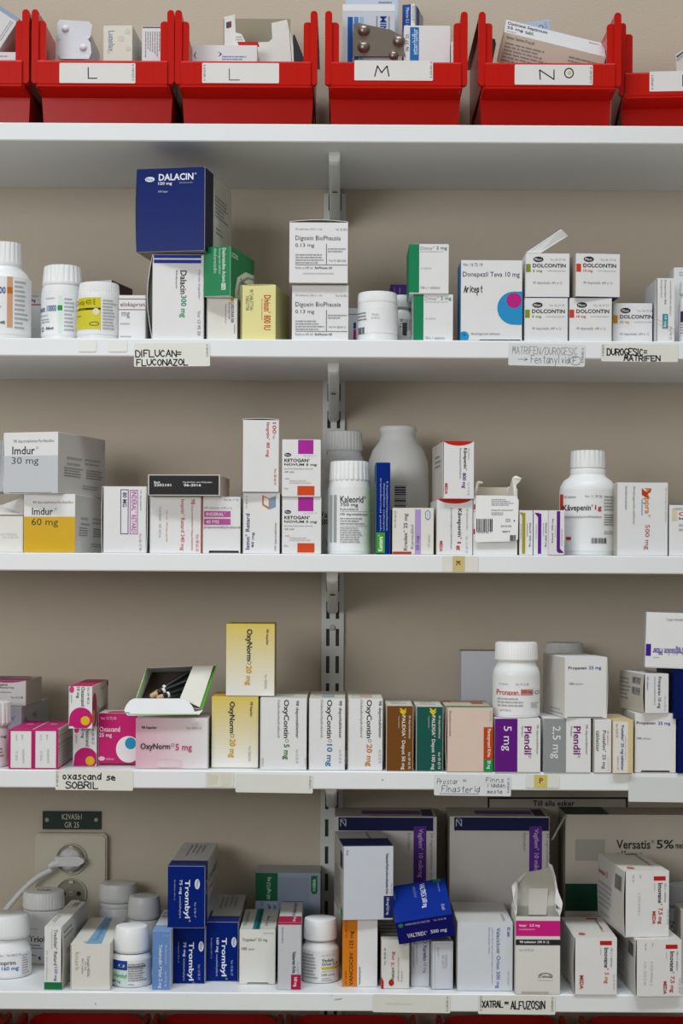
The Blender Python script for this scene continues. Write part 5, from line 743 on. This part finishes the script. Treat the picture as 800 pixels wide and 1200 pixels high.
carton('large blue-grey carton with a dark green corner panel at the back', 299, 1023, 375, 1150, .183, .06, S, [R(299, 1023, 325, 1056, '#1c6a44'), T(312, 1028, 317.5, 1054, '160 mg/12,5 mg', '#d4e4da', 'u', .4), R(325.5, 1028, 362, 1150, '#8f9db2'), P([(364, 1026), (371.5, 1026), (371.5, 1045), (370, 1047.5), (366, 1047.5), (364, 1045)], '#1c7a4a'), T(366, 1030, 369.5, 1040, 'KRKA', '#d4e4da', 'u', .8), EO(367.8, 1042.5, 1.2, 1.2, .5, '#d4e4da'), R(299, 1056, 325, 1080, '#a9b6cc'), T(313, 1059, 317, 1071, 'mg/', '#2c3a78', 'u', 1), T(319, 1060, 323, 1073, 'Valsar', '#2c3a78', 'u', .8), T(305, 1057, 308, 1069, '56 42', '#55608a', 'u')], col='#9aa6b8', side='#8d9296', top='#a6aaac', right='#7f8484', flat=True, yaw=-1)
bottle('white bottle with a yellow line on its label beside the orange edged carton', 375, .068, S, [(17.5, 1101), (18, 1104), (20.5, 1107), (21.8, 1112), (21.8, 1152)], [(18.8, 1075), (19.8, 1093), (19.8, 1098), (18, 1100)], 0, lab=(21.8, 1110, 1150), capcol='#e8e9ea',
       art=[T(377, 1119, 391, 1123, 'Warfarin', '#44444a', 0, .9), T(377, 1123.5, 395, 1127.5, 'Orion 2,5', '#44444a', 0, .9), R(377, 1128.5, 396, 1131.5, '#d8d03a'), T(377, 1132.5, 391, 1134.5, 'warfarinnatrium', '#85878c'), T(377, 1136, 383, 1139, '100', '#44444a', 0, .5), T(384, 1136, 392, 1139, 'tabletter', '#66686c'), G(377, 1140.5, 392, 1150, 4, '#85878c'), T(377, 1114, 391, 1116, 'Vnr 16 57 16', '#85878c'), G(355.5, 1113, 374, 1143, 8, '#77797c')])
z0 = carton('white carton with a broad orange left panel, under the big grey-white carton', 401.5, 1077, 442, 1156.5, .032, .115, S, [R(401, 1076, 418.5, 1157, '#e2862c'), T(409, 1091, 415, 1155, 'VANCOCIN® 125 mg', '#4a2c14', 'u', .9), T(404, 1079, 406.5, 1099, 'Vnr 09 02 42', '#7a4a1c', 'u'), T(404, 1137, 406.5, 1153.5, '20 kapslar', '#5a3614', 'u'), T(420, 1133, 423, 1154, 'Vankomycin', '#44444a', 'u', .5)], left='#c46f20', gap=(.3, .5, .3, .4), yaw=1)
carton('big grey-white carton with a navy corner and navy top band, on the orange panelled one', 401.5, 991.5, 460.5, 1076, .026, .12, z0.zt, [R(449.5, 1050, 460.5, 1076, '#1f2a6a'), T(452, 1052, 456, 1072, '160 mg/12,5 mg', '#d4d8e8', 'd', .5), T(451, 1000, 455, 1048, 'Valsartan/Hydrochlorothiazide Krka', '#33364a', 'd', .9), T(405.5, 996, 408, 1002, '98 tabl', '#55586a', 'd'), T(457.5, 1036, 459.5, 1048, 'Vnr 39 32', '#77797f', 'd')], col='#c9cdd6', side='#b3b5b6', top='#babbb9', left='#b6b4ac', yaw=5, gap=(1.0, .3, .4, .4), Ta=[R(.0, .5, 1, 1, '#20285c'), T(.6, .1, .68, .75, 'Valsartan/Hydro', '#3a3c4c', 'u')], La=[R(.72, .1, 1, .32, '#20285c'), G(.1, .4, .9, .85, 7, '#5a5a5c'), P([(.8, .86), (1, .86), (1, 1), (.8, 1)], '#2f8a4e')])
vz = carton('small white carton with a red leaf mark and a fine striped top', 446.5, 1101, 480, 1160, .022, .12, S, [T(458, 1115, 463, 1131, '5 mg', '#d0305a', 'u', .6), T(457.5, 1132, 462, 1149, 'Vesicare®', '#3a6a4a', 'u', .5), E(458.5, 1151.5, 3.2, 4, '#b82a34'), T(465, 1122, 467.5, 1150, 'solifenacin succinas', '#85878c', 'u'), T(449.5, 1111, 452, 1131, 'Vnr 98 88 38', '#77777c', 'u'), T(469.5, 1137, 471.5, 1151, '90 tabletter', '#85878c', 'u'), P([(446.5, 1144), (449.5, 1150), (449.5, 1159), (446.5, 1159)], '#c8303a')], col='#d6d4cf', side='#b9b6ac', top='#c6c3ba', left='#a89f96', gap=(.4, 1.0, .3, .3), Ta=[R(.0, .10+.17*i, 1, .17+.17*i, '#8a8880') for i in range(5)], yaw=1)
xr = carton('narrow white carton with a purple sideways title between two small cartons', 481.5, 1093.5, 503, 1157, .034, .11, S, [T(495.5, 1107, 500, 1126, 'Xarelto', '#4a3a86', 'd', 1), T(495.5, 1128, 499.5, 1140, '10 mg', '#9a5aa8', 'd'), EO(497.8, 1103, 2, 2, .8, '#77797f'), T(483.5, 1101, 486.5, 1106, '10', '#77759a', 'd', .5), T(487, 1101, 489.5, 1130, 'filmdragerade tabletter', '#85859a', 'd'), T(483.5, 1110, 486, 1134, 'rivaroxaban tabletter', '#9595a5', 'd')], col='#ced2da', side='#b9bcc4', gap=(.3, .3, .3, .3))
carton('small plain white carton left of the blue lettered white carton', 505.5, 1103, 530.5, 1159.5, .02, .12, S, [OL(509, 1105.5, 528.5, 1159, .5, '#a9acb2'), T(521, 1119, 524, 1135, '0954961', '#a2a5ab', 'd'), T(517.5, 1119, 520.5, 1135, '06 2017', '#a2a5ab', 'd'), T(512, 1109, 514, 1121, 'Utg dat LOT', '#77797f', 'd')], col='#cbcfd7', side='#aeb1b4', top='#b4b4b0', gap=(.8, .3, .3, .5), yaw=3, Ta=[G(.1, .2, .5, .4, 1, '#66686c')])
VX = carton('glossy blue carton tilted and resting on the small white cartons', 467, 1068, 534, 1097, .012, .075, S, [T(478, 1084.5, 502, 1090, 'VALTREX®', '#e2e4f0', 0, 1), T(506, 1084.5, 525, 1090.5, '500 mg', '#e2e4f0', 0, 1), E(472.5, 1072.5, 2.8, 2.6, '#2fa06a'), T(478, 1071, 507, 1073.5, 'FILMDRAGERADE TABLETTER', '#b9bce0', 0, .4), T(511, 1071, 526, 1073.5, 'Vnr 10 41 58', '#b9bce0', 0, .4), EO(489, 1087, 9, 7, .3, '#3a46a8')], col='#22227e', side='#22308a', top='#263c9a', left='#1e267a', h=31, roll=-9.5, pitch=24, zl=max(vz.zt, xr.zt)-.0035, kind='gloss', gap=(.2, .2, .2, .3),
      Ta=[T(.5, .06, .62, .72, 'VALTREX 500 mg', '#d8dcf0', 'd', 1), T(.4, .1, .46, .42, 'valaciklovir', '#8a90d0', 'd'), EO(.4, .55, .22, .3, .012, '#22349a'), R(.78, 0, .92, .08, '#2f7a5a'), T(.84, .1, .88, .36, 'filmdragerade', '#9aa4dc', 'd'), T(.84, .7, .9, .86, '42 tabl', '#c6cbe8', 'd'), T(.04, .15, .08, .4, '42 tabletter', '#8a90d0', 'd')])
carton('large white carton with blue sideways title at the front of the fifth shelf', 535.5, 1080.5, 600.5, 1161, .014, .125, S, [T(580, 1087, 586, 1158, 'Valaciclovir Orion 500 mg', '#4a66b4', 'd', .4), T(594, 1086, 597.5, 1098, '42 tabl.', '#3f5cb0', 'd', 1), T(575.5, 1087, 577.5, 1153, 'tablett, filmdragerad/filmdragerade tabletter', '#8fa0cc', 'd'), T(572, 1087, 574, 1118, 'filmsuhúðaðar töflur', '#8fa0cc', 'd'), T(594.5, 1138, 596.5, 1154, 'Vnr 141101', '#9aa8cc', 'd')], col='#d2d6dd', side='#bdbfc2', top='#cfcfca', left='#a7a49c', gap=(.4, .3, .3, .5), Ta=[T(.82, .6, .88, .95, 'Valaciclovir', '#8fa0cc', 'u')], bl=.6)
def pink_open_carton():
    y0, y1 = .0, .055; c = at(629, 1164, .027); c.z = S+.0003; root = empty('open_carton', c); tag(root, 'opened white carton with a pink band and a torn lid standing up', 'medicine box')
    wm, inn = mat('#d9d8d4'), mat('#bdbab0'); m = MB(); t = .0006
    xl, xr_ = wx(604, y0, 1120)-c.x, wx(656, y0, 1120)-c.x; f = lambda px, py, y: at(px, py, y)-c
    zf = f(630, 1074, y0).z; zb = f(630, 1052, y1).z; ya, yb = y0-c.y, y1-c.y
    m.slab([(xl, ya, 0), (xr_, ya, 0), (xr_, ya, zf), (xl, ya, zf)], (0, t, 0), wm); m.slab([(xl, yb, 0), (xr_, yb, 0), (xr_, yb, zf+.002), (xl, yb, zf+.002)], (0, t, 0), inn)
    m.slab([(xl, ya+t, 0), (xl, yb, 0), (xl, yb, zf+.004), (xl, ya+t, zf)], (t, 0, 0), mat('#cfcdc6')); m.slab([(xr_, ya+t, 0), (xr_, yb, 0), (xr_, yb, zf+.004), (xr_, ya+t, zf)], (-t, 0, 0), mat('#cfcdc6'))
    m.box(xl, ya+t, 0, xr_, yb, t, wm)
    Mx = lambda px, py, e: (wx(px, y0, 1120)-c.x, ya-e, f(630, py, y0).z)
    draw(m, [R(604, 1079, 656, 1097, '#dc2f8c'), T(608, 1083, 617, 1086, 'Noxan®', '#f4e0ec', 0, 1), T(620, 1083, 632, 1086.5, '2,5 mg', '#f4e0ec', 0, 1), T(608, 1088, 626, 1090, 'metolazonum', '#f0d0e2'), R(604, 1101, 656, 1107.5, '#26262a'), T(608.5, 1102.5, 643, 1106, '98 tabletter (98 X 1)', '#e8e8e8', 0, .8), T(608, 1112, 625, 1114.5, 'Vnr 53 02 60', '#9a9ca0'), EO(639, 1144, 8, 3.6, .8, '#44444a'), R(630, 1146, 648, 1148.5, '#d9d8d4'), T(632.5, 1142.5, 646, 1145.5, 'Takeda', '#44444a', 0, .5), R(611, 1162, 643, 1164, '#b9b4a8')], Mx); m.build('carton_body', root)
    d = MB(); zz = zf+.002
    d.slab([(xl, yb, zz), f(604, 1040, y1+.008), f(606, 1035, y1+.012), f(617, 1022, y1+.018), f(630, 1020, y1+.02), f(645, 1016, y1+.022), f(651, 1030, y1+.016), f(654, 1044, y1+.010), (xr_, yb, zz)], (0, t, 0), inn)
    d.build('back_flap', root)
    d = MB(); d.slab([(xl, yb-.004, zf+.003), (xl, ya+.004, zf), f(605, 1068, .02), f(601, 1052, .03), f(599.5, 1038, .05), f(606, 1030, .065), f(617, 1021, .075), f(616, 1024, .072), f(604, 1038, .06), f(605, 1050, .05)], (t, 0, 0), wm); d.build('torn_flap', root)
    d = MB(); d.slab([(xr_, yb-.004, zf+.003), (xr_, ya+.004, zf), f(658, 1066, .02), f(659, 1058, .03), f(652, 1040, .05), f(651, 1028, .06), f(647, 1014, .074), f(642, 1011, .078), f(647, 1022, .07), f(651, 1042, .052), f(650.5, 1058, .035), f(652, 1068, .03)], (-t, 0, 0), wm); d.build('torn_flap', root)
    d = MB(); d.slab([f(619, 1072, y1-.003), f(640, 1072, y1-.003), f(642, 1041, y1+.006), f(619, 1041, y1+.006)], (0, -.0004, 0), mat('#c9c6bd')); d.build('inner_tuck', root)
pink_open_carton()
def imo(x0, y0, h, mg, mc, k): W_ = 52; return [R(x0+30.5, y0+7, x0+44.5, y0+12, '#c8302a'), T(x0+35.5, y0+15, x0+41, y0+41, 'Imovane®', '#33333a', 'd', .9), T(x0+35, y0+44, x0+41, y0+k, mg, mc, 'd', .9), T(x0+43, y0+15, x0+45.5, y0+38, '100 x 1 tabletter', '#77777c', 'd'), T(x0+30.5, y0+15, x0+32.5, y0+24, 'zopiklon', '#9a9ca0', 'd'), T(x0+46, y0+46, x0+48.5, y0+64, 'Vnr 01 29 67', '#9a9ca0', 'd')]
im_L = lambda: [BC(.68, .12, .92, .34, '#3a3a3c', 0), T(.05, .2, .4, .3, 'Imovane 7,5', '#c04a44', 0, .5), G(.05, .38, .62, .8, 5, '#8a8a8c'), G(.1, .86, .6, .92, 1)]
im_T = lambda mg, mc: [T(.74, .15, .82, .55, 'Imovane', '#44444a', 'u', .6), R(.58, .05, .86, .12, '#a8403a'), T(.15, .78, .3, .9, 'MEDA', '#c8302a', 'u', .8), T(.74, .56, .82, .72, mg, mc, 'u', .6)]
gi = 'white cartons with a red bar and sideways black title'
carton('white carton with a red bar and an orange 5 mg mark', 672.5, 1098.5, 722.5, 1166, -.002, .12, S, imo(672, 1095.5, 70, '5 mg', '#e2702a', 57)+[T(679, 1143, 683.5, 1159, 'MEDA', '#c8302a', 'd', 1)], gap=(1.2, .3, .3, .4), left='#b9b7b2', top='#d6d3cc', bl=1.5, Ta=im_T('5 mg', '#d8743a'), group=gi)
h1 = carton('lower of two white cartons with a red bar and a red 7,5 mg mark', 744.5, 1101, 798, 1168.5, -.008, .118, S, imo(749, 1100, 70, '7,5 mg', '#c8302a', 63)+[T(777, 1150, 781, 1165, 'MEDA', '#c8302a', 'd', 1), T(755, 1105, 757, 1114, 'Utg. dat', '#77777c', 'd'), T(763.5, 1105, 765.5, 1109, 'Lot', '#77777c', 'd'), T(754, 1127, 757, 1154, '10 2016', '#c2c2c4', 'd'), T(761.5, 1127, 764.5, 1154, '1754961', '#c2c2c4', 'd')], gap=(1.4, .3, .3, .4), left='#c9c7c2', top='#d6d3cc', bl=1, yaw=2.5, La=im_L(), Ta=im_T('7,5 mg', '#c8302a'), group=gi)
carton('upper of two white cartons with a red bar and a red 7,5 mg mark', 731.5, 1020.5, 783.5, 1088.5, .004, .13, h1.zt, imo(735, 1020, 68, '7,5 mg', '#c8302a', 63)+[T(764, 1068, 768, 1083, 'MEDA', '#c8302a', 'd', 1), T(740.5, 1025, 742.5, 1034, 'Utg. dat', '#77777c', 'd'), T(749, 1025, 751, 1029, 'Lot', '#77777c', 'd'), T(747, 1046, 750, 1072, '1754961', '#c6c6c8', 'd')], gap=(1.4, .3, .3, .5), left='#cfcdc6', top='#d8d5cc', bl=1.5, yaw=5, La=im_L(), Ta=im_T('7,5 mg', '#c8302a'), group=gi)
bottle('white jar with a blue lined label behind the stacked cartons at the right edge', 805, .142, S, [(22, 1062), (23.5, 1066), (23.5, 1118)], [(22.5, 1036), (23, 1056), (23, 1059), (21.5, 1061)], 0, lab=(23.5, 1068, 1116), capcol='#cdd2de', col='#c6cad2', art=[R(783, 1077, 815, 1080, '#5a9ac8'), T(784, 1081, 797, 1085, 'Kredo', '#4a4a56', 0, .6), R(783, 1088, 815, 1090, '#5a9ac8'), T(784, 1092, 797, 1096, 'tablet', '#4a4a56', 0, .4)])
carton('sliver of a white carton behind the lower red barred carton, right end of the shelf', 797, 1066, 835, 1150, .06, .04, S, [], left='#b5b2aa', col='#c9c6c0')
vg = lambda x0: [P([(x0+5, 958), (x0+116, 958), (x0+116, 973.5), (x0+5, 973.5)], '#1c2350'), P([(x0+93, 968), (x0+108, 968), (x0+108, 1090), (x0+93, 1090)], '#6a3f9e'), T(x0+97.5, 971, x0+104.5, 1028, 'Vagifem® 10 mikrog', '#cdbfe0', 'd', .3), T(x0+112, 976, x0+116, 1032, '24 vaginaltabletter med', '#77757a', 'd'), T(x0+86, 976, x0+89.5, 996, 'Estradiol', '#77757a', 'd'), T(x0+7, 960, x0+14, 968.5, 'N', '#b9bcd0'), EO(x0+10.5, 960.5, 2, 1.2, .4, '#b9bcd0')]
vt = [R(.27, .35, .85, .75, '#7a5a9a'), G(.35, .8, .8, .97, 1, '#77757a'), R(.86, .2, .97, .9, '#26264a')]
gv = 'two large white cartons with a navy bar and a purple band'
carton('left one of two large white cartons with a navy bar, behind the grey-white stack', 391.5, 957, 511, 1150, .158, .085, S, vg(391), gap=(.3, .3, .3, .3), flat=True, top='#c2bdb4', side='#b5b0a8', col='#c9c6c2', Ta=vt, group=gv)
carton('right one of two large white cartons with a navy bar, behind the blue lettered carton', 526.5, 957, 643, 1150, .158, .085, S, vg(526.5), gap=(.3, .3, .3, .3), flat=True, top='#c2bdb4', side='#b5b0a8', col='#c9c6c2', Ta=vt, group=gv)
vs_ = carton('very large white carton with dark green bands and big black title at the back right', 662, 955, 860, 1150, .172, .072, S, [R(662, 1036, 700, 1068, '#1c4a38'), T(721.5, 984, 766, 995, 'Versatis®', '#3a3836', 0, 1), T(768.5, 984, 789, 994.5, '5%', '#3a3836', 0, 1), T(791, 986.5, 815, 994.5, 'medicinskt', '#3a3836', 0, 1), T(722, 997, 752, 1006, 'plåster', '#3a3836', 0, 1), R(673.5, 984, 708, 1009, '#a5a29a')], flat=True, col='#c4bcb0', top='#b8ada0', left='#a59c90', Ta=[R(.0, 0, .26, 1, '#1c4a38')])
d = MB(); d.slab([at(664, 954, .172), at(660, 957, .175), at(645, 985, .165), at(648, 984, .163), at(663, 957, .17)], (0, -.0006, .0002), mat('#b5ada0')); o = d.build('loose_flap', vs_.root); o.matrix_parent_inverse = vs_.root.matrix_world.inverted()
# ------------------------------------------------------------------ strips and tapes on the shelf edges
def strip(label, x0, y0, x1, y1, art, tilt=0, col='#dcdcd4', name='label_strip', cat='label', curl=0, y=0.0, group='plastic label strips on the shelf edges', kind='tape'):
    c = at((x0+x1)/2, (y0+y1)/2, 0); m = MB(); W2, H2 = (x1-x0)/2000, (y1-y0)/2000
    o2 = rr(-W2, -H2, W2, H2, .0016, ('bl', 'br', 'tl', 'tr'))
    m.slab([(x, 0, z) for x, z in o2], (0, -.0005, 0), mat(col, kind))
    draw(m, art, lambda px, py, e: ((px-(x0+x1)/2)/1000, -.0005-e, -(py-(y0+y1)/2)/1000))
    o = m.build(name); o.location = (c.x, y-.0003, c.z); o.rotation_euler = (math.radians(curl), math.radians(tilt), 0); tag(o, label, cat, group); return o
e6 = lambda x, y0, y1, r: T(x, y0, x+2.5, y1, 'E 670-001 A', '#55555a', r)
strip('label strip handwritten DIFLUCAN= FLUCONAZOL', 157, 402, 246, 429.5, [H(159, 410.5, 213, 418, 'DIFLUCAN=', lw=1.35), H(160, 421, 220, 428, 'FLUCONAZOL', lw=1.35), e6(241.5, 404, 418, 'u')], -.8)
strip('translucent label strip with thin handwriting MATRIFEN/DUROGESIC', 595.5, 403, 685, 429, [H(600, 407, 676, 415.5, 'MATRIFEN/DUROGESIC', '#66666c', .45, .05), H(607, 419, 618, 424, '>', '#66666c', .5), H(622, 417, 655, 426, 'Fentanyl', '#5a5a60', .5, .08), H(658, 418, 667, 425.5, 'vid', '#5a5a60', .5, .08), H(671, 418, 676, 424.5, 'F', '#5a5a60', .5), EO(674, 422, 6.5, 5, .45, '#5a5a60'), e6(681, 407, 424, 'u')], .9, '#d6d9da')
strip('label strip handwritten DUROGESIC= MATRIFEN', 704, 403.5, 794, 424, [H(711, 409, 758, 416.5, 'DUROGESIC=', lw=1.35), H(731, 417, 773, 423, 'MATRIFEN', lw=1.35), e6(705, 405, 418, 'd')], .3)
strip('label strip handwritten Oxascand se SOBRIL', 65, 902.5, 156, 926, [H(74, 906, 119, 913.5, 'oxascand', lw=1.35), H(125, 907, 135.5, 913.5, 'se', lw=1.35), H(77.5, 916.5, 115, 924, 'SOBRIL', lw=1.35), e6(66, 905, 922, 'd')], .3)
strip('blank translucent label strip under the white cartons with coloured dose marks', 276, 907.5, 366.5, 929, [e6(362, 909, 923, 'u')], .6, '#d9dad4')
strip('label strip with thin handwriting Proscar = Finasterid', 508.5, 908, 598.5, 932.5, [H(512, 913, 537, 919, 'Proscar', '#55555a', .5, .12), H(542, 912.5, 547, 917, '=', '#55555a', .5), H(517.5, 921, 562, 928, 'Finasterid', '#55555a', .6, .12), R(515, 930, 561, 930.5, '#66666a'), H(569, 911, 590, 916, 'Finns', '#55555a', .5, .1), H(571, 917.5, 592, 922, 'i lådan', '#55555a', .5, .1), H(571, 925, 588, 929, 'mesta', '#55555a', .5, .1), e6(594, 911, 928, 'u')], .4, '#d8dbdd')
strip('clear blank label strip under the dark blue cartons, hanging below the shelf edge', 736, 911, 832, 940, [], .5, '#d3d6d8')
strip('blank label strip under the small white cartons of the fifth shelf', 436.5, 1165.5, 527.5, 1186.5, [e6(522.5, 1167, 1184, 'u'), G(452, 1175, 500, 1178, 1, '#c9d0cf')], .5, '#d9dad2')
strip('label strip handwritten XATRAL = ALFUZOSIN', 560, 1166.5, 650.5, 1188.5, [H(565, 1173, 589, 1180.5, 'XATRAL', lw=1.35), H(591, 1173, 596, 1178, '=', lw=1.35), H(598.5, 1173, 638, 1182, 'ALFUZOSIN', lw=1.35), e6(562, 1168, 1185, 'd'), e6(645.5, 1168, 1184, 'u')], .3)
gtp = 'tape pieces on the shelf edges'
strip('translucent tape piece carrying a small yellow square marked K', 518, 651.5, 560, 670, [R(530, 651.5, 544.5, 670, '#d9cb96'), T(534, 657.5, 539.5, 663.5, 'K', '#8f1f1f', 'd', 1.5)], .2, '#dcdcd5', 'tape_label', 'label', group=gtp)
strip('translucent tape piece carrying a small yellow square marked P', 616, 908, 655, 923, [R(625.5, 908, 641, 923, '#e0d284'), T(631.5, 911.5, 636, 918, 'P', '#a03a1c', 0, 1.5)], .3, '#dbdcd6', 'tape_label', 'label', group=gtp)
strip('wrinkled yellowed tape piece left of the blank strip on the fourth shelf edge', 241, 905, 274, 922, [P([(243, 907), (256, 909), (254, 918), (244, 920)], '#d5d3c0'), P([(258, 908), (271, 907), (270, 919), (260, 921)], '#d8d6c6')], .3, '#d9d8cc', 'tape_piece', 'tape', group=gtp)
for i, (x0, x1) in enumerate(((92, 113), (127, 149))):
    strip(['left yellowed tape patch on the second shelf edge, under the squat jar', 'right yellowed tape patch on the second shelf edge, beside the left patch'][i], x0, 398.6+.5, x1, 412, [], 0, '#e2e3dd', 'tape_piece', 'tape', group=gtp)
